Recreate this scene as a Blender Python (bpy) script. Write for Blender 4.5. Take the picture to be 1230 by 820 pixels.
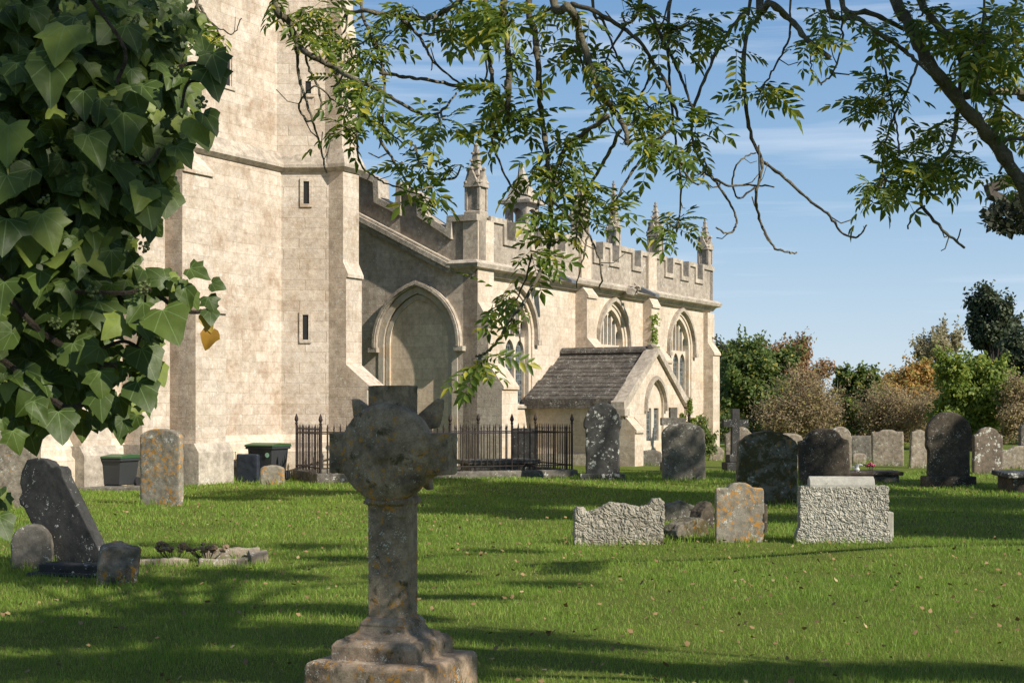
import bpy, bmesh, math, random
import numpy as np
from mathutils import Vector, Matrix, noise
from mathutils.geometry import tessellate_polygon
random.seed(7); RNG = np.random.default_rng(7)
for o in list(bpy.data.objects): bpy.data.objects.remove(o)
S = bpy.context.scene; COL = S.collection
R = math.radians
# ------------------------------------------------------------------ camera, sky, sun, exposure
F = 1874.0; EYE = 1.5; HZ = 490.0
cd = bpy.data.cameras.new('camera'); cam = bpy.data.objects.new('camera', cd); COL.objects.link(cam); S.camera = cam
cam.location = (0, 0, EYE); cam.rotation_euler = (R(90), 0, 0)
cd.sensor_width = 36; cd.lens = 36*F/1230; cd.shift_y = 80/1230; cd.clip_start = .05; cd.clip_end = 3000
EL = R(35); SUN = Vector((.778, -.628, 0)).normalized()
SUNV = Vector((SUN.x*math.cos(EL), SUN.y*math.cos(EL), math.sin(EL)))
W = bpy.data.worlds.new('World'); S.world = W; W.use_nodes = True
nt = W.node_tree; nt.nodes.clear(); N = nt.nodes.new; L = nt.links.new
wo = N('ShaderNodeOutputWorld'); bg = N('ShaderNodeBackground'); sky = N('ShaderNodeTexSky')
sky.sky_type = 'NISHITA'; sky.sun_disc = False; sky.sun_elevation = EL
sky.sun_rotation = math.atan2(SUN.x, SUN.y); sky.air_density = 1.0; sky.dust_density = 0; sky.ozone_density = 1.5; sky.altitude = 60
tc = N('ShaderNodeTexCoord'); mp = N('ShaderNodeMapping'); mp.inputs['Scale'].default_value = (1.4, 1.4, 26)
mp.inputs['Rotation'].default_value = (R(1.2), R(-1.0), 0)
nz = N('ShaderNodeTexNoise'); nz.inputs['Scale'].default_value = 2.1; nz.inputs['Detail'].default_value = 9; nz.inputs['Roughness'].default_value = .55
rp = N('ShaderNodeValToRGB'); rp.color_ramp.elements[0].position = .53; rp.color_ramp.elements[1].position = .74
rp.color_ramp.elements[1].color = (.5, .5, .5, 1)
mx = N('ShaderNodeMix'); mx.data_type = 'RGBA'; mx.inputs['B'].default_value = (7.5, 8.2, 9.2, 1)
L(tc.outputs['Generated'], mp.inputs['Vector']); L(mp.outputs[0], nz.inputs['Vector']); L(nz.outputs[0], rp.inputs[0])
sz = N('ShaderNodeSeparateXYZ'); L(tc.outputs['Generated'], sz.inputs[0])
gr = N('ShaderNodeValToRGB'); L(sz.outputs[2], gr.inputs[0]); ge_ = gr.color_ramp.elements
ge_[0].position = 0; ge_[0].color = (5.6, 6.8, 8.0, 1); ge_[1].position = 1; ge_[1].color = (1.2, 1.9, 3.1, 1)
for p_, c_ in ((.05, (4.7, 6.1, 7.7, 1)), (.13, (3.0, 4.8, 7.0, 1)), (.26, (1.65, 3.3, 5.9, 1)), (.5, (1.2, 2.1, 3.6, 1))):
    k_ = ge_.new(p_); k_.color = c_
m2 = N('ShaderNodeMix'); m2.data_type = 'RGBA'; m2.inputs['Factor'].default_value = .82; L(sky.outputs[0], m2.inputs['A']); L(gr.outputs[0], m2.inputs['B'])
L(rp.outputs[0], mx.inputs['Factor']); L(m2.outputs['Result'], mx.inputs['A']); L(mx.outputs['Result'], bg.inputs['Color'])
bg.inputs['Strength'].default_value = .083; L(bg.outputs[0], wo.inputs['Surface'])
sd = bpy.data.lights.new('sun', 'SUN'); so = bpy.data.objects.new('sun', sd); COL.objects.link(so)
sd.energy = 5.0; sd.angle = R(.55); sd.color = (1, .93, .82)
so.rotation_euler = SUNV.to_track_quat('Z', 'Y').to_euler()
V = S.view_settings; V.view_transform = 'Standard'; V.look = 'None'; V.exposure = .42; V.gamma = 1; V.use_curve_mapping = False
S.render.engine = 'CYCLES'

# ------------------------------------------------------------------ helpers
def P(px, py, D): return Vector(((px-615)/F*D, D, EYE-(py-HZ)/F*D))
def Dg(py): return EYE*F/(py-HZ)
def gh(x, y):
    return .05*math.sin(x*.35+1.1)*math.sin(y*.22+.4)+.02*math.sin(x*1.3+y*.9) if y < 33 else 0.0
TH = R(62.3); KX, KY = -.85, 38.8
wv = (math.cos(TH), math.sin(TH)); nv = (-math.sin(TH), math.cos(TH))
def wl(x, y): return KX+wv[0]*x+nv[0]*y, KY+wv[1]*x+nv[1]*y
def lx(p, y):
    r = (p-615)/F; a = wl(0, y); return (r*a[1]-a[0])/(wv[0]-r*wv[1])
def ly(p, x):
    r = (p-615)/F; a = wl(x, 0); return (r*a[1]-a[0])/(nv[0]-r*nv[1])
def lz(py, x, y): return EYE-(py-HZ)/F*wl(x, y)[1]

class MB:
    def __init__(s): s.v = []; s.f = []
    def add(s, vs, fs):
        b = len(s.v); s.v += [tuple(v) for v in vs]; s.f += [tuple(i+b for i in f) for f in fs]
    def box(s, x0, x1, y0, y1, z0, z1):
        s.add([(x, y, z) for z in (z0, z1) for y in (y0, y1) for x in (x0, x1)],
              [(0, 2, 3, 1), (4, 5, 7, 6), (0, 1, 5, 4), (2, 6, 7, 3), (0, 4, 6, 2), (1, 3, 7, 5)])
    def prism(s, outline, mapf, d0, d1, holes=(), cap0=True, cap1=True):
        """outline, holes: 2D loops; mapf(a,b,d) -> 3D; extruded between d0 and d1"""
        loops = [list(outline)]+[list(h) for h in holes]
        flat = [p for l in loops for p in l]; n = len(flat)
        tris = tessellate_polygon([[Vector((p[0], p[1], 0)) for p in l] for l in loops])
        vs = [mapf(p[0], p[1], d0) for p in flat]+[mapf(p[0], p[1], d1) for p in flat]
        fs = []
        if cap0: fs += [tuple(t) for t in tris]
        if cap1: fs += [tuple(i+n for i in reversed(t)) for t in tris]
        b = 0
        for l in loops:
            m = len(l)
            for i in range(m):
                j = (i+1) % m; fs.append((b+i, b+j, b+j+n, b+i+n))
            b += m
        s.add(vs, fs)
    def tube(s, pts, rad, n=6, cap=True):
        pts = [Vector(p) for p in pts]
        if len(pts) < 2: return
        base = len(s.v); ref = Vector((.13, .21, .97)); last = None
        for i, p in enumerate(pts):
            t = (pts[min(i+1, len(pts)-1)]-pts[max(i-1, 0)])
            t = t.normalized() if t.length > 1e-9 else Vector((0, 0, 1))
            if last is None:
                a = t.cross(ref)
                if a.length < .1: a = t.cross(Vector((1, 0, 0)))
            else: a = last-t*last.dot(t)
            a.normalize(); last = a; b = t.cross(a)
            r = rad[i] if hasattr(rad, '__len__') else rad
            for k in range(n):
                an = 2*math.pi*k/n; s.v.append(tuple(p+a*(r*math.cos(an))+b*(r*math.sin(an))))
        for i in range(len(pts)-1):
            for k in range(n):
                k2 = (k+1) % n
                s.f.append((base+i*n+k, base+i*n+k2, base+(i+1)*n+k2, base+(i+1)*n+k))
        if cap:
            s.f.append(tuple(base+k for k in reversed(range(n)))); e = base+(len(pts)-1)*n
            s.f.append(tuple(e+k for k in range(n)))
    def lathe(s, prof, c, n=12, sq=None):
        base = len(s.v); cx, cy, cz = c
        for (r, z) in prof:
            for k in range(n):
                an = 2*math.pi*(k+.5)/n; q = r/math.cos(math.pi/n) if sq else r
                s.v.append((cx+q*math.cos(an), cy+q*math.sin(an), cz+z))
        for i in range(len(prof)-1):
            for k in range(n):
                k2 = (k+1) % n; s.f.append((base+i*n+k, base+i*n+k2, base+(i+1)*n+k2, base+(i+1)*n+k))
        s.f.append(tuple(base+k for k in reversed(range(n)))); e = base+(len(prof)-1)*n; s.f.append(tuple(e+k for k in range(n)))
    def lump(s, c, r, sq=(1, 1, 1), seed=0, sub=2, amp=.25, fr=1.5):
        bm = bmesh.new(); bmesh.ops.create_icosphere(bm, subdivisions=sub, radius=1)
        vs = []
        for v in bm.verts:
            k = 1+amp*noise.noise(v.co*fr+Vector((seed*3.1, seed*1.7, 5)))
            vs.append((c[0]+v.co.x*r*sq[0]*k, c[1]+v.co.y*r*sq[1]*k, c[2]+v.co.z*r*sq[2]*k))
        bm.verts.index_update(); fs = [tuple(v.index for v in f.verts) for f in bm.faces]; bm.free(); s.add(vs, fs)
    def build(s, name, mat, parent=None, smooth=False, recalc=True):
        me = bpy.data.meshes.new(name); me.from_pydata(s.v, [], s.f)
        if recalc:
            bm = bmesh.new(); bm.from_mesh(me); bmesh.ops.recalc_face_normals(bm, faces=bm.faces); bm.to_mesh(me); bm.free()
        if smooth: me.polygons.foreach_set('use_smooth', [True]*len(me.polygons))
        o = bpy.data.objects.new(name, me); COL.objects.link(o)
        if mat: me.materials.append(mat)
        if parent: o.parent = parent
        return o
def tag(o, label=None, cat=None, group=None, kind=None):
    if label: o['label'] = label
    if cat: o['category'] = cat
    if group: o['group'] = group
    if kind: o['kind'] = kind
    return o
def empty(name, loc=(0, 0, 0), rz=0, **k):
    o = bpy.data.objects.new(name, None); COL.objects.link(o); o.location = loc; o.rotation_euler = (0, 0, rz)
    o.empty_display_size = .2; return tag(o, **k)
def bevel(o, w, seg=2):
    m = o.modifiers.new('bevel', 'BEVEL'); m.width = w; m.segments = seg; m.limit_method = 'ANGLE'; m.angle_limit = R(35); return o
_tx = {}
def weather(o, vox, amp, size=.08, amp2=0, size2=.3):
    m = o.modifiers.new('remesh', 'REMESH'); m.mode = 'VOXEL'; m.voxel_size = vox; m.use_smooth_shade = True
    for a, sz in ((amp, size), (amp2, size2)):
        if a:
            k = round(sz, 3)
            if k not in _tx:
                t = bpy.data.textures.new('worn', 'CLOUDS'); t.noise_scale = sz; t.noise_depth = 3; _tx[k] = t
            d = o.modifiers.new('worn', 'DISPLACE'); d.texture = _tx[k]; d.strength = a; d.mid_level = .5
            d.texture_coords = 'LOCAL'
    return o
def fastmesh(name, v, npoly, per, idx, mat, parent=None, uv=None, smooth=False):
    me = bpy.data.meshes.new(name); me.vertices.add(len(v)); me.vertices.foreach_set('co', np.ascontiguousarray(v, np.float32).ravel())
    me.loops.add(npoly*per); me.loops.foreach_set('vertex_index', np.ascontiguousarray(idx, np.int32).ravel())
    me.polygons.add(npoly); me.polygons.foreach_set('loop_start', np.arange(0, npoly*per, per, dtype=np.int32))
    if smooth: me.polygons.foreach_set('use_smooth', np.ones(npoly, bool))
    if uv is not None:
        l = me.uv_layers.new(name='UVMap'); l.data.foreach_set('uv', np.ascontiguousarray(uv, np.float32).ravel())
    me.update(calc_edges=True); me.materials.append(mat)
    o = bpy.data.objects.new(name, me); COL.objects.link(o)
    if parent: o.parent = parent
    return o
def scatter(name, tv, tf, pos, nor, up, scale, mat, parent=None, uv=None, smooth=False):
    """copies of a leaf template (tv verts, tf equal-sized faces): x across, y along the leaf (up), z its normal"""
    tv = np.array(tv, float); tf = np.array(tf, int); pos = np.asarray(pos, float); n = len(pos)
    nor = np.asarray(nor, float); up = np.asarray(up, float)
    nor /= np.linalg.norm(nor, axis=1, keepdims=True)+1e-9
    up = up-nor*(up*nor).sum(1, keepdims=True); up /= np.linalg.norm(up, axis=1, keepdims=True)+1e-9
    rt = np.cross(up, nor); M = np.stack([rt, up, nor], 2)
    sc = np.broadcast_to(np.asarray(scale, float).reshape(-1, 1, 1), (n, 1, 1))
    v = np.einsum('nij,kj->nki', M, tv)*sc+pos[:, None, :]
    idx = tf[None]+(np.arange(n)*len(tv))[:, None, None]
    u = None
    if uv is not None:
        u = np.broadcast_to(np.array(uv, float)[tf][None], (n,)+tf.shape+(2,))
    return fastmesh(name, v.reshape(-1, 3), n*len(tf), tf.shape[1], idx, mat, parent, u, smooth)

# ------------------------------------------------------------------ materials
def newmat(name):
    m = bpy.data.materials.new(name); m.use_nodes = True; t = m.node_tree; t.nodes.clear()
    o = t.nodes.new('ShaderNodeOutputMaterial'); b = t.nodes.new('ShaderNodeBsdfPrincipled'); t.links.new(b.outputs[0], o.inputs[0])
    return m, t, b, o
def c4(c): return (c[0], c[1], c[2], 1)
class NG:
    def __init__(s, t): s.t = t
    def n(s, k, **kw):
        x = s.t.nodes.new(k)
        for a, b in kw.items(): setattr(x, a, b)
        return x
    def l(s, a, b): s.t.links.new(a, b)
    def noise(s, vec, sc, det=6, ro=.6, dist=0):
        x = s.n('ShaderNodeTexNoise'); x.inputs['Scale'].default_value = sc; x.inputs['Detail'].default_value = det
        x.inputs['Roughness'].default_value = ro; x.inputs['Distortion'].default_value = dist; s.l(vec, x.inputs['Vector']); return x.outputs[0]
    def ramp(s, fac, a, b, ca=(0, 0, 0), cb=(1, 1, 1)):
        x = s.n('ShaderNodeValToRGB'); e = x.color_ramp.elements; e[0].position = a; e[1].position = b; e[0].color = c4(ca); e[1].color = c4(cb)
        s.l(fac, x.inputs[0]); return x.outputs[0]
    def mix(s, f, a, b, mode='MIX'):
        x = s.n('ShaderNodeMix'); x.data_type = 'RGBA'; x.blend_type = mode
        for k, v in (('Factor', f), ('A', a), ('B', b)):
            if isinstance(v, (int, float)): x.inputs[k].default_value = v
            elif isinstance(v, tuple): x.inputs[k].default_value = c4(v)
            else: s.l(v, x.inputs[k])
        return x.outputs['Result']
    def math(s, op, a, b=0.0):
        x = s.n('ShaderNodeMath', operation=op)
        for i, v in enumerate((a, b)):
            if isinstance(v, (int, float)): x.inputs[i].default_value = v
            else: s.l(v, x.inputs[i])
        return x.outputs[0]
def stone(name, a, b, brick=None, white=.3, orange=0., moss=0., dark=.25, bump=.35, sc=1., rough=.9, brown=None, pit=0., blotch=.06, wsize=1.):
    m, t, bs, out = newmat(name); g = NG(t)
    tc = g.n('ShaderNodeTexCoord'); oc = tc.outputs['Object']
    big = g.noise(oc, .9*sc, 5, .6); mid = g.noise(oc, 5*sc, 8, .68); fine = g.noise(oc, 38*sc, 5, .7)
    col = g.mix(g.ramp(big, .38, .62), a, b)
    if brown: col = g.mix(g.ramp(g.noise(oc, 1.7*sc, 7, .7), .5, .72), col, brown)
    col = g.mix(g.ramp(mid, .3, .7, (1-dark*1.4,)*3, (1+dark*.7,)*3), col, (1., 1., 1.), 'MULTIPLY') if False else g.mix(1.0, col, g.ramp(mid, .3, .72, (1-dark*1.5,)*3, (1.12,)*3), 'MULTIPLY')
    col = g.mix(.8, col, g.ramp(fine, .3, .7, (1-dark,)*3, (1.15,)*3), 'MULTIPLY')
    hgt = g.math('ADD', g.math('MULTIPLY', mid, .8), g.math('MULTIPLY', fine, .35))
    if brick:
        sx = g.n('ShaderNodeSeparateXYZ'); g.l(oc, sx.inputs[0])
        cb = g.n('ShaderNodeCombineXYZ'); g.l(g.math('ADD', sx.outputs[0], sx.outputs[1]), cb.inputs[0]); g.l(sx.outputs[2], cb.inputs[1])
        wob = g.n('ShaderNodeTexNoise'); wob.inputs['Scale'].default_value = 1.3; g.l(oc, wob.inputs['Vector'])
        va = g.n('ShaderNodeVectorMath', operation='MULTIPLY_ADD'); g.l(wob.outputs['Color'], va.inputs[0]); va.inputs[1].default_value = (.04, .04, 0); g.l(cb.outputs[0], va.inputs[2])
        bt = g.n('ShaderNodeTexBrick'); g.l(va.outputs[0], bt.inputs['Vector']); bt.inputs['Scale'].default_value = 1
        bt.inputs['Brick Width'].default_value = brick[0]; bt.inputs['Row Height'].default_value = brick[1]; bt.inputs['Mortar Size'].default_value = .007
        bt.inputs['Mortar Smooth'].default_value = .6; bt.inputs['Bias'].default_value = 0
        bt.offset_frequency = 2; bt.squash = .8; bt.squash_frequency = 3
        bt.inputs['Color1'].default_value = (.80, .75, .70, 1); bt.inputs['Color2'].default_value = (1.12, 1.11, 1.10, 1); bt.inputs['Mortar'].default_value = (.66, .60, .54, 1)
        rb = g.ramp(g.noise(oc, 11*sc, 6, .75), .36, .58, (.80, .72, .63), (1.08, 1.07, 1.06)); col = g.mix(.75, col, rb, 'MULTIPLY')
        col = g.mix(.55, col, bt.outputs['Color'], 'MULTIPLY')
        mpn = g.n('ShaderNodeMapping'); mpn.inputs['Scale'].default_value = (2.6, 2.6, .32); g.l(oc, mpn.inputs['Vector'])
        col = g.mix(g.ramp(g.noise(mpn.outputs[0], 1.6, 6, .65), .56, .74, (0,)*3, (.55,)*3), col, (.40, .33, .26))
        hgt = g.math('SUBTRACT', hgt, g.math('MULTIPLY', bt.outputs['Fac'], .5))
    if pit:
        vv = g.n('ShaderNodeTexVoronoi'); vv.inputs['Scale'].default_value = 30*sc
        nn = g.n('ShaderNodeTexNoise'); nn.inputs['Scale'].default_value = 7*sc; g.l(oc, nn.inputs['Vector'])
        vm = g.n('ShaderNodeVectorMath', operation='MULTIPLY_ADD'); g.l(nn.outputs['Color'], vm.inputs[0]); vm.inputs[1].default_value = (.22, .22, .22); g.l(oc, vm.inputs[2]); g.l(vm.outputs[0], vv.inputs['Vector'])
        hgt = g.math('ADD', hgt, g.math('MULTIPLY', vv.outputs['Distance'], pit*-1.6))
        
    if white:
        vo = g.n('ShaderNodeTexVoronoi'); vo.inputs['Scale'].default_value = 8.5*sc/wsize; vo.inputs['Randomness'].default_value = 1
        wn = g.n('ShaderNodeTexNoise'); wn.inputs['Scale'].default_value = 22*sc; wn.inputs['Detail'].default_value = 3; g.l(oc, wn.inputs['Vector'])
        vm = g.n('ShaderNodeVectorMath', operation='MULTIPLY_ADD'); g.l(wn.outputs['Color'], vm.inputs[0]); vm.inputs[1].default_value = (.12, .12, .12); g.l(oc, vm.inputs[2]); g.l(vm.outputs[0], vo.inputs['Vector'])
        thr = g.math('MULTIPLY', g.ramp(g.noise(oc, 2.2*sc, 4), .42, .66), .12+.42*white)
        spot = g.math('LESS_THAN', vo.outputs['Distance'], thr)
        wf = g.math('MULTIPLY', spot, g.ramp(fine, .3, .6, (.35,)*3, (.95,)*3))
        col = g.mix(wf, col, (.56, .56, .5))
    if orange:
        on = g.ramp(g.noise(oc, 6.5*sc, 8, .75), .66-.2*orange, .70-.2*orange); ob = g.ramp(g.noise(oc, 1.6*sc, 3), .46, .56)
        col = g.mix(g.math('MULTIPLY', g.math('MULTIPLY', on, ob), .85), col, (.46, .22, .035))
    if moss:
        mn = g.ramp(g.noise(oc, 3.1*sc, 7, .7, .4), .66-.25*moss, .74-.25*moss)
        col = g.mix(g.math('MULTIPLY', mn, .85), col, (.055, .048, .014)); hgt = g.math('ADD', hgt, g.math('MULTIPLY', mn, .5))
    g.l(col, bs.inputs['Base Color']); bs.inputs['Roughness'].default_value = rough; bs.inputs['Specular IOR Level'].default_value = .25
    bp = g.n('ShaderNodeBump'); bp.inputs['Strength'].default_value = bump; bp.inputs['Distance'].default_value = blotch; g.l(hgt, bp.inputs['Height']); g.l(bp.outputs[0], bs.inputs['Normal'])
    return m
def leafmat(name, a, b, c=None, trans=.4, rough=.5, spec=.4, veins=False, cfrac=.1, patch=False):
    m, t, bs, out = newmat(name); g = NG(t)
    ge = g.n('ShaderNodeNewGeometry'); x = g.n('ShaderNodeValToRGB'); g.l(ge.outputs['Random Per Island'], x.inputs[0])
    e = x.color_ramp.elements; e[0].position = 0; e[0].color = c4(a); e[1].position = 1-cfrac; e[1].color = c4(b)
    if c: q = e.new(1-cfrac*.6); q.color = c4(c)
    col = x.outputs[0]
    if patch:
        tcp = g.n('ShaderNodeTexCoord'); pn = g.noise(tcp.outputs['Object'], .55, 6, .7); p2 = g.noise(tcp.outputs['Object'], 2.8, 5, .7)
        col = g.mix(1., col, g.ramp(pn, .36, .64, (.72, .80, .70), (1.12, 1.06, 1.1)), 'MULTIPLY')
        col = g.mix(g.ramp(p2, .55, .72, (0,)*3, (.45,)*3), col, (.30, .27, .10))
    if veins:
        uvn = g.n('ShaderNodeUVMap'); s = g.n('ShaderNodeSeparateXYZ'); g.l(uvn.outputs[0], s.inputs[0]); tot = None
        ax = g.math('ABSOLUTE', s.outputs[0])
        for an in (0, 38, 82):
            sn, cs = math.sin(R(an)), math.cos(R(an))
            d = g.math('ABSOLUTE', g.math('SUBTRACT', g.math('MULTIPLY', ax, cs), g.math('MULTIPLY', s.outputs[1], sn)))
            k = g.math('LESS_THAN', d, .013)
            tot = k if tot is None else g.math('MAXIMUM', tot, k)
        rad = g.math('MULTIPLY', tot, .45)
        col = g.mix(rad, col, (.17, .25, .09))
        tcn = g.n('ShaderNodeTexCoord'); nn = g.noise(tcn.outputs['Object'], 30, 4)
        col = g.mix(.7, col, g.ramp(nn, .3, .7, (.7,)*3, (1.2,)*3), 'MULTIPLY')
        bp = g.n('ShaderNodeBump'); bp.inputs['Strength'].default_value = .4; bp.inputs['Distance'].default_value = .004
        g.l(g.math('ADD', nn, tot), bp.inputs['Height']); g.l(bp.outputs[0], bs.inputs['Normal'])
    g.l(col, bs.inputs['Base Color']); bs.inputs['Roughness'].default_value = rough; bs.inputs['Specular IOR Level'].default_value = spec
    tr = g.n('ShaderNodeBsdfTranslucent'); hs = g.n('ShaderNodeHueSaturation'); hs.inputs['Value'].default_value = 1.7; hs.inputs['Hue'].default_value = .485; g.l(col, hs.inputs['Color']); g.l(hs.outputs[0], tr.inputs[0])
    ms = g.n('ShaderNodeMixShader'); ms.inputs[0].default_value = trans; g.l(bs.outputs[0], ms.inputs[1]); g.l(tr.outputs[0], ms.inputs[2]); g.l(ms.outputs[0], out.inputs[0])
    return m
def plain(name, c, rough=.6, metal=0, var=.25, sc=8, bump=.1, spec=.5):
    m, t, bs, out = newmat(name); g = NG(t); tc = g.n('ShaderNodeTexCoord')
    nn = g.noise(tc.outputs['Object'], sc, 6, .65)
    g.l(g.mix(1.0, tuple(c), g.ramp(nn, .3, .7, (1-var,)*3, (1+var,)*3), 'MULTIPLY'), bs.inputs['Base Color'])
    bs.inputs['Roughness'].default_value = rough; bs.inputs['Metallic'].default_value = metal; bs.inputs['Specular IOR Level'].default_value = spec
    bp = g.n('ShaderNodeBump'); bp.inputs['Strength'].default_value = bump; bp.inputs['Distance'].default_value = .02; g.l(nn, bp.inputs['Height']); g.l(bp.outputs[0], bs.inputs['Normal'])
    return m
M = {}
M['tower'] = stone('tower limestone', (.60, .54, .465), (.54, .47, .39), (.5, .23), .4, 0, 0, .15, .35, 1, brown=(.38, .29, .21))
M['wall'] = stone('aisle limestone', (.60, .54, .455), (.54, .47, .385), (.6, .27), .14, 0, 0, .12, .25, 1, brown=(.58, .47, .34))
M['westwall'] = stone('mottled west wall stone', (.68, .59, .49), (.58, .50, .41), (.5, .22), .5, 0, 0, .25, .3, 1)
M['parapet'] = stone('parapet stone', (.50, .43, .35), (.38, .32, .26), None, .6, .12, 0, .32, .4, 1.2)
M['trim'] = stone('worn trim stone', (.60, .52, .42), (.42, .36, .29), None, .5, .1, 0, .32, .4, 1.6)
M['plaster'] = stone('blocked arch render', (.80, .67, .52), (.70, .58, .45), (.6, .28), .1, 0, 0, .1, .1, .8)
M['dressed'] = stone('dressed ashlar', (.62, .545, .44), (.56, .48, .385), None, .1, 0, 0, .14, .2, 1.5, brown=(.58, .38, .2))
M['ochre'] = stone('ochre stone', (.50, .36, .20), (.42, .30, .18), (.5, .28), .1, 0, 0, .2, .3, 1)
def tilemat():
    m = stone('stone roof tile', (.20, .185, .165), (.125, .115, .105), (.2, .16), .7, .05, .1, .4, .8, 2.4); return m
M['tile'] = tilemat(); M['lead'] = plain('lead sheet', (.16, .17, .19), .5, .3)
def glassmat():
    m, t, bs, out = newmat('leaded glass'); g = NG(t); tc = g.n('ShaderNodeTexCoord'); s = g.n('ShaderNodeSeparateXYZ'); g.l(tc.outputs['Object'], s.inputs[0])
    def line(v, p, w):
        fr = g.math('FRACT', g.math('DIVIDE', v, p)); return g.math('LESS_THAN', fr, w)
    lead = g.math('MAXIMUM', line(s.outputs[0], .115, .17), line(s.outputs[2], .15, .13))
    nn = g.noise(tc.outputs['Object'], 9, 2)
    g.l(g.mix(lead, g.ramp(nn, .4, .6, (.02, .025, .03), (.10, .12, .13)), (.16, .16, .15)), bs.inputs['Base Color'])
    g.l(g.math('ADD', g.math('MULTIPLY', lead, .5), .12), bs.inputs['Roughness'])
    bp = g.n('ShaderNodeBump'); bp.inputs['Strength'].default_value = .5; bp.inputs['Distance'].default_value = .02; g.l(nn, bp.inputs['Height']); g.l(bp.outputs[0], bs.inputs['Normal'])
    return m
M['glass'] = glassmat(); M['dark'] = plain('unlit opening', (.015, .015, .015), .9)
M['iron'] = plain('rusting railing iron', (.028, .018, .015), .75, .2, .5, 20)
M['bark'] = stone('ash bark', (.23, .20, .13), (.12, .10, .07), None, .35, 0, .25, .35, .8, 4, blotch=.02)
M['barkdark'] = plain('dark bark', (.06, .048, .036), .9, 0, .4, 14, .5)
M['ivybark'] = stone('ivy trunk bark', (.22, .17, .12), (.12, .09, .06), None, .1, 0, .1, .5, 1, 7)
M['ivy'] = leafmat('ivy leaf', (.042, .068, .012), (.075, .11, .018), (.16, .20, .035), .22, .48, .28, True, .15)
M['ivyold'] = leafmat('turning ivy leaf', (.30, .26, .03), (.42, .18, .03), None, .3, .5, .4)
M['berry'] = plain('ivy berries', (.09, .11, .03), .6)
M['ash'] = leafmat('ash leaflet', (.07, .115, .015), (.135, .19, .026), (.42, .39, .05), .45, .45, .45, cfrac=.16)
M['canopy'] = leafmat('ash crown leaf', (.04, .09, .012), (.08, .13, .02), None, .15, .5, .4)

# ------------------------------------------------------------------ ground
def ground():
    xs = [-600, -250, -120, -60, -35]+[x*.5 for x in range(-50, 51)]+[35, 60, 120, 250, 600]
    ys = [-200, -60, -20, -8]+[y*.5 for y in range(-8, 80)]+[42, 46, 52, 60, 75, 110, 180, 320, 900]
    mb = MB(); mb.v = [(x, y, gh(x, y) if -30 <= x <= 30 and y < 33 else 0) for y in ys for x in xs]; nx = len(xs)
    mb.f = [(j*nx+i, j*nx+i+1, (j+1)*nx+i+1, (j+1)*nx+i) for j in range(len(ys)-1) for i in range(nx-1)]
    m, t, bs, out = newmat('turf'); g = NG(t); tc = g.n('ShaderNodeTexCoord'); oc = tc.outputs['Object']
    a = g.ramp(g.noise(oc, .8, 6, .65), .35, .65, (.11, .14, .025), (.15, .185, .035))
    c = g.mix(.9, a, g.ramp(g.noise(oc, 45, 5, .8), .3, .7, (.5,)*3, (1.35,)*3), 'MULTIPLY')
    c = g.mix(g.ramp(g.noise(oc, 3, 6, .7), .62, .75, (0,)*3, (.5,)*3), c, (.16, .15, .05))
    g.l(c, bs.inputs['Base Color']); bs.inputs['Roughness'].default_value = .95; bs.inputs['Specular IOR Level'].default_value = .1
    bp = g.n('ShaderNodeBump'); bp.inputs['Strength'].default_value = .8; bp.inputs['Distance'].default_value = .04; g.l(g.noise(oc, 30, 5, .8), bp.inputs['Height']); g.l(bp.outputs[0], bs.inputs['Normal'])
    tag(mb.build('ground', m, smooth=True), kind='structure')
ground()
def grass():
    vs = []
    m = leafmat('grass blade', (.13, .225, .028), (.22, .335, .05), (.40, .37, .14), .35, .55, .25, cfrac=.08, patch=True)
    segs = []
    for (y0, y1, dens, h, wd) in ((7.2, 10.5, 4200, .038, .003), (10.5, 14, 2600, .04, .0038), (14, 19, 1400, .043, .0055), (19, 26, 700, .048, .0085), (26, 37, 330, .055, .014)):
        xm = y1*.36+1.2; A = 2*xm*(y1-y0); n = int(A*dens)
        x = RNG.uniform(-xm, xm, n); y = RNG.uniform(y0, y1, n)
        k = np.abs(x) < y*.345+.8
        ux = (x-KX)*wv[0]+(y-KY)*wv[1]; uy = (x-KX)*nv[0]+(y-KY)*nv[1]
        k &= ~((ux > -16) & (uy > 1.9)) & ~((ux > 0) & (uy > -.9))
        pat = np.sin(x*1.9+np.sin(y*1.3)*2)*np.sin(y*2.3+np.sin(x*1.1)*2)
        k &= RNG.uniform(0, 1, n) < .72+.28*pat
        x, y, pat = x[k], y[k], pat[k]; n = len(x)
        z = np.where(y < 33, .05*np.sin(x*.35+1.1)*np.sin(y*.22+.4)+.02*np.sin(x*1.3+y*.9), 0)-.005
        a = RNG.uniform(0, 2*np.pi, n); hh = h*RNG.uniform(.45, 1.35, n)*(1+.3*pat); w = wd*RNG.uniform(.6, 1.3, n)
        la = RNG.uniform(0, 2*np.pi, n); ln = hh*RNG.uniform(.1, 1.0, n)
        cx, sy = np.cos(a)*w/2, np.sin(a)*w/2
        b0 = np.stack([x-cx, y-sy, z], 1); b1 = np.stack([x+cx, y+sy, z], 1)
        m0 = np.stack([x-cx*.8+np.cos(la)*ln*.3, y-sy*.8+np.sin(la)*ln*.3, z+hh*.6], 1); m1 = m0+np.stack([cx*1.6, sy*1.6, 0*x], 1)
        tp = np.stack([x+np.cos(la)*ln, y+np.sin(la)*ln, z+hh], 1)
        segs.append(np.stack([b0, b1, m1, m0, tp], 1))
    v = np.concatenate(segs); n = len(v)
    f = np.array([[0, 1, 2], [0, 2, 3], [3, 2, 4]]); idx = f[None]+(np.arange(n)*5)[:, None, None]
    tag(fastmesh('grass', v.reshape(-1, 3), n*3, 3, idx, m), 'short mown green churchyard grass around the gravestones', 'grass', kind='stuff')
grass()
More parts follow.
